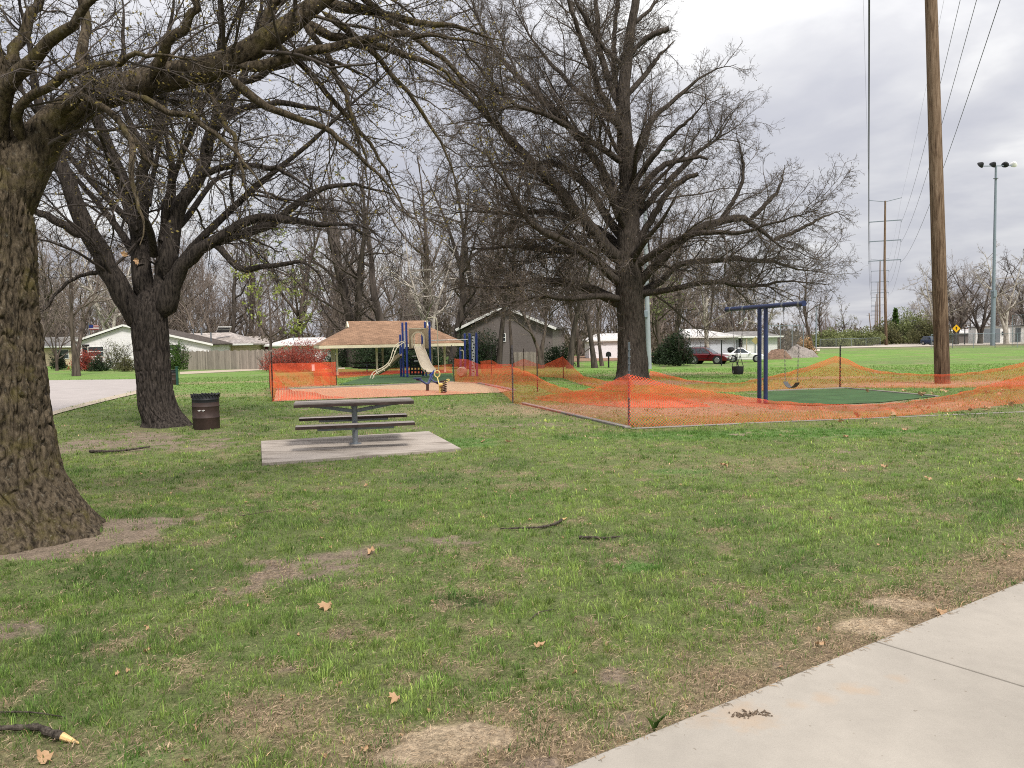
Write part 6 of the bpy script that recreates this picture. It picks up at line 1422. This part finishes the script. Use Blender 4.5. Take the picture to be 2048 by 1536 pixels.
# ------------------------------------------------------------------ cars
def car(loc, rz, label, name, paint, L, W, H_, suv):
    t = thing(name, label, 'car', loc, rz, 'parked cars'); hw = W / 2; belt = H_ * (.60 if suv else .62); gz_ = .26 if suv else .2
    nose, tail = L / 2, -L / 2
    if suv: prof = [(tail, .45), (tail + .02, belt), (tail + .1, belt + .06), (nose - 1.25, belt + .02), (nose - .35, belt - .10), (nose - .04, belt - .28), (nose, .5), (nose - .08, gz_), (tail + .12, gz_ + .05)]
    else: prof = [(tail, .5), (tail + .03, belt - .06), (tail + .25, belt + .01), (tail + 1.0, belt + .03), (nose - 1.45, belt + .02), (nose - .5, belt - .1), (nose - .06, belt - .26), (nose, .48), (nose - .1, gz_), (tail + .12, gz_ + .04)]
    secs = [(-1, .90), (-.86, 1.0), (.86, 1.0), (1, .90)]; vs = []; n_ = len(prof); cx0 = 0
    for s, k_ in secs:
        for x, z in prof: vs.append((x * (.985 if abs(s) == 1 else 1), s * hw, belt * .55 + (z - belt * .55) * k_))
    fs = [tuple(range(n_)), tuple(range(4 * n_ - 1, 3 * n_ - 1, -1))] + [(i * n_ + j, (i + 1) * n_ + j, (i + 1) * n_ + (j + 1) % n_, i * n_ + (j + 1) % n_) for i in range(3) for j in range(n_)]
    b = MB().add(vs, fs).build('body', paint, t, False, bevel=.05)
    if suv: lo = [(tail + .12, belt), (nose - 1.2, belt)]; up = [(tail + .45, H_), (nose - 2.15, H_)]
    else: lo = [(tail + .75, belt), (nose - 1.35, belt)]; up = [(tail + 1.45, H_), (nose - 2.2, H_)]
    yb, yt = hw * .93, hw * .72; gv = [(lo[0][0], -yb, lo[0][1] - .03), (lo[1][0], -yb, lo[1][1] - .03), (lo[1][0], yb, lo[1][1] - .03), (lo[0][0], yb, lo[0][1] - .03), (up[0][0], -yt, H_), (up[1][0], -yt, H_), (up[1][0], yt, H_), (up[0][0], yt, H_)]
    MB().add(gv, [(4, 5, 6, 7), (0, 1, 5, 4), (1, 2, 6, 5), (2, 3, 7, 6), (3, 0, 4, 7)]).build('cabin', paint, t, False, bevel=.06)
    def pane(q4, name='window', off=.012):
        q4 = [Vector(p) for p in q4]; nrm = (q4[1] - q4[0]).cross(q4[2] - q4[0]).normalized(); m = MB(); m.add([p + nrm * off for p in q4] + [p - nrm * .02 for p in q4], [(0, 1, 2, 3), (0, 4, 5, 1), (1, 5, 6, 2), (2, 6, 7, 3), (3, 7, 4, 0)]); m.build(name, M['glass'], t, False)
    def lerp(a, b, u): return Vector(a) + (Vector(b) - Vector(a)) * u
    def face(i, j, k_, l, u0, u1, v0, v1): # corners bottom a,b top d,c
        a, b_, c_, d_ = gv[i], gv[j], gv[k_], gv[l]; f = lambda u, v_: lerp(lerp(a, b_, u), lerp(d_, c_, u), v_); return [f(u0, v0), f(u1, v0), f(u1, v1), f(u0, v1)]
    for (i, j, k_, l) in ((0, 1, 5, 4), (2, 3, 7, 6)):
        for u0, u1 in (((.06, .36), (.39, .63), (.66, .93)) if suv else ((.12, .47), (.50, .90))): pane(face(i, j, k_, l, u0, u1, .14, .88))
    pane(face(1, 2, 6, 5, .06, .94, .08, .92), 'windscreen'); pane(face(3, 0, 4, 7, .08, .92, .2, .9), 'rear_window')
    R_ = .36 if suv else .33
    for x in (nose - .9, tail + .85 + (0 if suv else .15)):
        for s in (-1, 1):
            w = MB().tube([(x, s * (hw - .20), R_), (x, s * (hw - .17), R_), (x, s * (hw - .01), R_), (x, s * (hw + .015), R_)], [R_ * .93, R_, R_, R_ * .92], 22).build('wheel', M['tyre'], t, False, smooth=True); MB().tube([(x, s * (hw + .016), R_), (x, s * (hw + .03), R_)], [R_ * .66, R_ * .6], 18).build('rim', M['rim'], w, False)
            MB().tube([(x, s * (hw - .22), R_ + .01), (x, s * (hw + .004), R_ + .01)], R_ * 1.16, 22).build('wheel_arch', M['black'], t, False)
    for s in (-1, 1):
        MB().box((nose - .12, s * hw * .68, belt - .27), (.22, .42, .16)).build('headlight', M['lampclear'], t, False, bevel=.04); MB().box((tail + .05, s * hw * .72, belt - .15), (.12, .32, .22)).build('tail_light', M['lampred'], t, False, bevel=.03); MB().box((nose - 1.5, s * (hw + .08), belt + .05), (.14, .2, .14)).build('mirror', paint, t, False, bevel=.03)
    MB().box((nose - .06, 0, belt - .28), (.14, W * .42, .18)).build('grille', M['chrome'], t, False, bevel=.02); MB().box((nose - .02, 0, .40), (.12, W * .86, .18)).build('bumper', M['black'] if suv else paint, t, False, bevel=.04)
    MB().box((nose + .045, 0, .52), (.012, .34, .17)).build('number_plate', M['white'], t, False)
    if suv: m = MB(); [m.bar((up[0][0] + .1, s * yt * .92, H_ + .05), (up[1][0] - .1, s * yt * .92, H_ + .05), .04, .04) for s in (-1, 1)]; m.build('roof_rail', M['black'], t, False)
    m = MB(); [m.bar((x, s * (hw + .003), .42), (x, s * (hw + .003), belt - .03), .008, .006, (0, 1, 0)) for s in (-1, 1) for x in (-.95 if suv else -.75, .25, nose - 1.42)]; [m.bar((tail + .5, s * (hw + .004), .5), (nose - .9, s * (hw + .004), .5), .01, .03) for s in (-1, 1)]; m.build('door_seam', M['black'], t, False); return t
q = gx(1417, 71); car(q, rad(-32), 'dark red sport utility car parked beyond the lawn by the hedge', 'parked_car', M['carred'], 3.9, 1.75, 1.52, True)
q = gx(1488, 74); car(q, rad(-16), 'white sedan parked beyond the lawn behind the bucket swing', 'parked_car', M['carwhite'], 4.1, 1.7, 1.38, False)
q = gx(1864, 150); car(q, rad(-80), 'dark blue car parked across the far road by the utility pole', 'parked_car', M['carblue'], 4.4, 1.8, 1.7, True)
# dark kettle grill in front of the blue bungalow
q = gx(1462, 86); t = thing('barbecue_grill', 'dark barbecue grill before the pale blue bungalow, above the white sedan', 'grill', q); MB().lathe((0, 0, .9), [(0, -.3), (.3, -.2), (.42, .05), (.36, .28), (.15, .38), (0, .4)], 16).build('bowl', M['black'], t, False, smooth=True); m = MB(); [m.tube([(.3 * math.cos(a), .3 * math.sin(a), 0), (.15 * math.cos(a), .15 * math.sin(a), .75)], .025, 6) for a in (0, 2.1, 4.2)]; m.build('leg', M['black'], t, False)
for i, (px, d, top) in enumerate(((1443, 66, 680), (1474, 66, 680))):
    q = gx(px, d); hh = at(px, top, d)[2] - q[2]; t = thing('bollard', ('thin dark post in front of the red car bonnet', 'thin dark post in front of the white sedan, left of the bucket swing')[i], 'post', q, 0, 'dark posts by the parked cars'); MB().tube([(0, 0, -.1), (0, 0, hh)], .05, 8).build('post', M['black'], t, False); MB().lathe((0, 0, hh), [(.055, -.04), (.055, .01), (0, .02)], 8).build('cap', M['black'], t, False)

# ------------------------------------------------------------------ leaves and sticks on the lawn
def leaf_mesh(seed, s):
    r_ = np.random.default_rng(seed); lobes = [(-2.6, .6), (-2.1, .5), (-1.6, .85), (-1.1, .62), (-.6, .95), (-.25, .7), (0, 1.1), (.25, .68), (.65, .95), (1.1, .6), (1.6, .8), (2.1, .5), (2.6, .6), (3.14, .45)]
    V = [(0, 0, .01)]; k = len(lobes)
    for fr in (.5, 1.0):
        for a, q in lobes: rr = s * q * fr * .55 * r_.uniform(.85, 1.15); V.append((rr * math.cos(a), rr * math.sin(a), s * (.14 * r_.normal() * fr + .42 * fr * abs(math.sin(a * .5 + seed)) * r_.uniform(.1, 1.2))))
    F3 = [(0, 1 + j, 1 + (j + 1) % k) for j in range(k)]; F4 = [(1 + j, 1 + k + j, 1 + k + (j + 1) % k, 1 + (j + 1) % k) for j in range(k)]
    return MB().add(V, F3 + F4)
lp = []
for i in range(4):
    o = leaf_mesh(40 + i, .15).build('dry_leaf', M['deadleaf'], None, False); me = o.data; me.polygons.foreach_set('use_smooth', [True] * len(me.polygons)); lp.append(o)
spots = [((655, 1222), .17, 'curled tan dry leaf lying in the middle of the near lawn'), ((743, 1108), .15, 'pale dry leaf on the bare earth patch left of centre'), ((1452, 934), .22, 'pale crumpled dry leaf beside the bright clover patch'), ((1770, 937), .19, 'orange-tan dry leaf on the lawn below the utility pole'),
         ((1858, 962), .15, 'small tan dry leaf right of the orange-tan one'), ((1683, 845), .22, 'dry leaf on the grass just outside the front net'), ((1690, 876), .2, 'pale dry leaf in the grass a step from the front net'), ((1812, 862), .2, 'narrow dry leaf lying in grass before the right part of the net'), ((2040, 965), .16, 'dry leaf at the right edge of the lawn'),
         ((86, 1525), .13, 'yellowish dry leaf at the bottom left corner of the lawn'), ((1075, 1300), .11, 'dark dry leaf at the dead grass left of the pavement'), ((1637, 1295), .10, 'brown dry leaf in the straw beside the pavement edge'), ((790, 1409), .12, 'small pale leaf in the dead grass near the bottom'), ((1018, 886), .18, 'white-tan dry leaf on the grass right of the picnic slab'),
         ((965, 886), .13, 'dry leaf close to the right corner of the picnic slab'), ((732, 975), .12, 'orange dry leaf on the lawn below the picnic slab'), ((1027, 861), .14, 'small upright dry leaf near the left corner of the enclosure'), ((1880, 1232), .12, 'tan dry leaf on the sandy spot by the pavement')]
for i, ((px, py), s, lb) in enumerate(spots):
    o = lp[i] if i < 4 else copy_tree(lp[i % 4]); q = gnd(px, py); o.location = (q[0], q[1], q[2] + .025); o.rotation_euler = (random.uniform(-.3, .3), random.uniform(-.3, .3), random.uniform(0, 6.28)); o.scale = (s / .15 * .8, s / .15 * .55, s / .15 * .7); tag(o, lb, 'leaf', 'dry leaves on the lawn')
r_ = np.random.default_rng(77)
for i in range(120):
    py = 815 + 720 * r_.random() ** 1.7; px = r_.uniform(200, 2040); q = gnd(px, py)
    s_ = (walk_a[0] - q[0]) * wn[0] + (walk_a[1] - q[1]) * wn[1]
    if s_ < .05 or inside(slab_poly, q[0], q[1]) or (px > 1020 and py < 860) or (px < 980 and py < 825): continue
    o = copy_tree(lp[i % 4]); o.location = (q[0], q[1], q[2] + .012); o.rotation_euler = (r_.uniform(-.4, .4), r_.uniform(-.4, .4), r_.uniform(0, 6.28)); k_ = r_.uniform(.16, .42); o.scale = (k_, k_ * r_.uniform(.35, .8), k_); tag(o, 'small bit of dry leaf lying loose in the grass', 'leaf', 'leaf scraps in the grass')
# leaves lodged against the netting
for i in range(26):
    px = r_.uniform(1700, 2040); py = 790 + (px - 1700) * -.02 + r_.uniform(-6, 10) if i % 2 else 836 - (px - 1700) * .06 + r_.uniform(-6, 4); q = gnd(px, py); o = copy_tree(lp[i % 4]); o.location = (q[0], q[1], q[2] + .06); o.rotation_euler = (r_.uniform(-.8, .8), r_.uniform(-.8, .8), r_.uniform(0, 6.28)); o.scale = (r_.uniform(.8, 1.5),) * 3; tag(o, 'dry leaf caught along the netting at the right of the enclosure', 'leaf', 'leaves caught by the netting')
def stick(pts, r_, label, mat=None, end=None, name='stick'):
    q = [gnd(*p) + np.array((0, 0, r_ * .8 + .012 + .012 * (i % 2))) for i, p in enumerate(pts)]; t = thing(name, label, 'stick', q[0]); Q = resample(chaikin(np.array(q), 2), 18); rr = np.linspace(1, .5, 18) * r_ * (1 + .18 * np.sin(np.arange(18) * 1.9))
    MB().tube(list(Q), list(rr), 9).build('wood', mat or M['stick'], t, smooth=True)
    if end: MB().tube([Q[0], Q[0] + (Q[0] - Q[3]) * .5 + np.array((0, 0, -.006)), Q[0] + (Q[0] - Q[3]) * 1.5 - np.array((0, 0, .012))], [r_ * .93, r_ * .75, .004], 8).build('broken_end', M['rawwood'], t, smooth=True)
stick([(124, 1483), (114, 1484), (98, 1476), (80, 1468), (45, 1466), (8, 1470), (-40, 1474)], .022, 'broken branch with pale splintered end at the bottom left', None, True, 'fallen_branch')
stick([(1124, 1044), (1112, 1054), (1085, 1059), (1040, 1063), (1000, 1062)], .016, 'thin broken stick with a pale end on the middle lawn', None, True)
stick([(1158, 1079), (1190, 1082), (1215, 1081), (1240, 1080)], .016, 'short dark stick lying right of the thin broken stick')
stick([(180, 906), (215, 908), (255, 904), (300, 898)], .03, 'dark dead branch lying on bare ground before the dark tree')
stick([(0, 1430), (60, 1433), (130, 1440)], .006, 'thin twig in the grass above the broken branch')
stick([(1060, 1245), (1075, 1232), (1110, 1222)], .005, 'fine twig in the grass near the dead strip')
stick([(480, 1035), (520, 1030), (560, 1022)], .006, 'fine twig on the lawn between the mossy tree and the slab')
# clod of mud and a weed at the pavement
q = gnd(1500, 1446); t = thing('mud_clod', 'crumbled clod of dried mud on the pavement with an orange smear', 'mud', (q[0], q[1], .045)); r_ = np.random.default_rng(9); m = MB()
for i in range(90):
    a = r_.uniform(-1, 1); c = np.array((a * .10 + r_.normal() * .012, r_.normal() * .014 + .01 * math.sin(a * 4), .001)); e = np.array((r_.normal() * .012, r_.normal() * .008, r_.uniform(.002, .012))); m.tube([c, c + e * .6, c + e], [r_.uniform(.001, .004), r_.uniform(.002, .006), .001], 5)
m.build('crumbs', simple('mud', (.13, .095, .065), .95, .4, 60, .5), t, False)
q = gnd(1310, 1466); t = thing('weed', 'small green weed growing at the pavement edge', 'weed', (q[0], q[1] + .02, 0)); m = MB(); r_ = np.random.default_rng(4); V = []; F = []
for i in range(5):
    az = r_.uniform(0, 6.28); ln = r_.uniform(.10, .17); w_ = .018; d_ = np.array((math.cos(az) * .45, math.sin(az) * .45, 1)); d_ /= np.linalg.norm(d_); s_ = np.array((-math.sin(az), math.cos(az), 0)); m.add([s_ * -.004, s_ * .004, d_ * ln * .6 + s_ * w_, d_ * ln + np.array((math.cos(az), math.sin(az), 0)) * .03, d_ * ln * .6 - s_ * w_], [(0, 1, 2, 3, 4)])
m.build('leaf', M['bush_green'], t, False)
# hanging dead leaves on the near twigs
for i, (px, py) in enumerate(((247, 508), (272, 521))):
    o = copy_tree(lp[i + 1]); o.location = [float(v) for v in at(px, py, D1 - 1.35)]; o.rotation_euler = (1.3, .4 + i, .3); o.scale = (.5, .35, .5); tag(o, ('upper of two brown leaves hanging in front of the dark tree', 'lower of two brown leaves hanging in front of the dark tree')[i], 'leaf', 'dead leaves still hanging')

for k, o in PR.items():
    if k not in used:
        for c_ in list(o.children): bpy.data.objects.remove(c_)
        bpy.data.objects.remove(o)

# ------------------------------------------------------------------ sky and sun
SUN_EL, SUN_AZ = rad(52), rad(150)      # azimuth from +y clockwise: behind the viewer's right shoulder
w = bpy.data.worlds.new('World'); sc.world = w; w.use_nodes = True; t = w.node_tree; t.nodes.clear()
N = lambda typ, **k: (lambda n: [setattr(n, a, b) for a, b in k.items()] and n or n)(t.nodes.new(typ))
tc = N('ShaderNodeTexCoord'); sx_ = N('ShaderNodeSeparateXYZ'); t.links.new(tc.outputs['Generated'], sx_.inputs[0])
def MT(op, a, b=0.0, c=0.0):
    n = N('ShaderNodeMath', operation=op)
    for i, v in enumerate((a, b, c)):
        if isinstance(v, bpy.types.NodeSocket): t.links.new(v, n.inputs[i])
        else: n.inputs[i].default_value = v
    return n.outputs[0]
zc = MT('MAXIMUM', sx_.outputs[2], 0.0); den = MT('ADD', zc, .16); cb = N('ShaderNodeCombineXYZ'); t.links.new(MT('DIVIDE', sx_.outputs[0], den), cb.inputs[0]); t.links.new(MT('DIVIDE', sx_.outputs[1], den), cb.inputs[1]); cb.inputs[2].default_value = 3.7
def NO(scale, detail, rough, dist):
    n = N('ShaderNodeTexNoise'); n.inputs['Scale'].default_value = scale; n.inputs['Detail'].default_value = detail; n.inputs['Roughness'].default_value = rough; n.inputs['Distortion'].default_value = dist; t.links.new(cb.outputs[0], n.inputs['Vector']); return n.outputs['Fac']
f = MT('ADD', MT('MULTIPLY', NO(1.05, 6, .5, .35), .72), MT('MULTIPLY', NO(3.1, 5, .5, .2), .28))
rp = N('ShaderNodeValToRGB'); t.links.new(f, rp.inputs[0]); e = rp.color_ramp.elements
for i, (p, c) in enumerate(((.34, (.545, .555, .63, 1)), (.46, (.64, .645, .70, 1)), (.55, (.77, .77, .80, 1)), (.63, (.98, .975, .97, 1)))):
    if i > 1: e.new(.5)
for i, (p, c) in enumerate(((.34, (.545, .555, .63, 1)), (.46, (.64, .645, .70, 1)), (.55, (.77, .77, .80, 1)), (.63, (.98, .975, .97, 1)))): e[i].position = p; e[i].color = c
sky = N('ShaderNodeTexSky', sky_type='NISHITA', sun_disc=False, sun_elevation=SUN_EL, sun_rotation=SUN_AZ)
gain = MT('MULTIPLY_ADD', MT('POWER', zc, 2.2), 19.0, 7.7)       # an overcast sky is brighter overhead
sv = N('ShaderNodeVectorMath', operation='SCALE'); t.links.new(rp.outputs[0], sv.inputs[0]); t.links.new(gain, sv.inputs['Scale'])
mx = N('ShaderNodeMix', data_type='RGBA'); mx.inputs[0].default_value = .94; t.links.new(sky.outputs[0], mx.inputs[6]); t.links.new(sv.outputs[0], mx.inputs[7])
bg = N('ShaderNodeBackground'); bg.inputs['Strength'].default_value = .1; t.links.new(mx.outputs[2], bg.inputs[0]); ow = N('ShaderNodeOutputWorld'); t.links.new(bg.outputs[0], ow.inputs[0])
sl = bpy.data.lights.new('sun', 'SUN'); sl.energy = 3.4; sl.angle = rad(10); sl.color = (1, .955, .89); so = bpy.data.objects.new('sun', sl); C.objects.link(so)
dv = Vector((math.sin(SUN_AZ) * math.cos(SUN_EL), math.cos(SUN_AZ) * math.cos(SUN_EL), math.sin(SUN_EL))); so.rotation_euler = dv.to_track_quat('Z', 'Y').to_euler(); so.location = (0, -20, 40)
sc.view_settings.view_transform = 'Standard'; sc.view_settings.look = 'None'; sc.view_settings.exposure = 0.3; sc.view_settings.gamma = 1
sc.cycles.use_denoising = False; sc.cycles.pixel_filter_type = 'BLACKMAN_HARRIS'; sc.cycles.filter_width = 1.05
sc.cycles.transparent_max_bounces = 24; sc.cycles.max_bounces = 6; sc.cycles.diffuse_bounces = 3
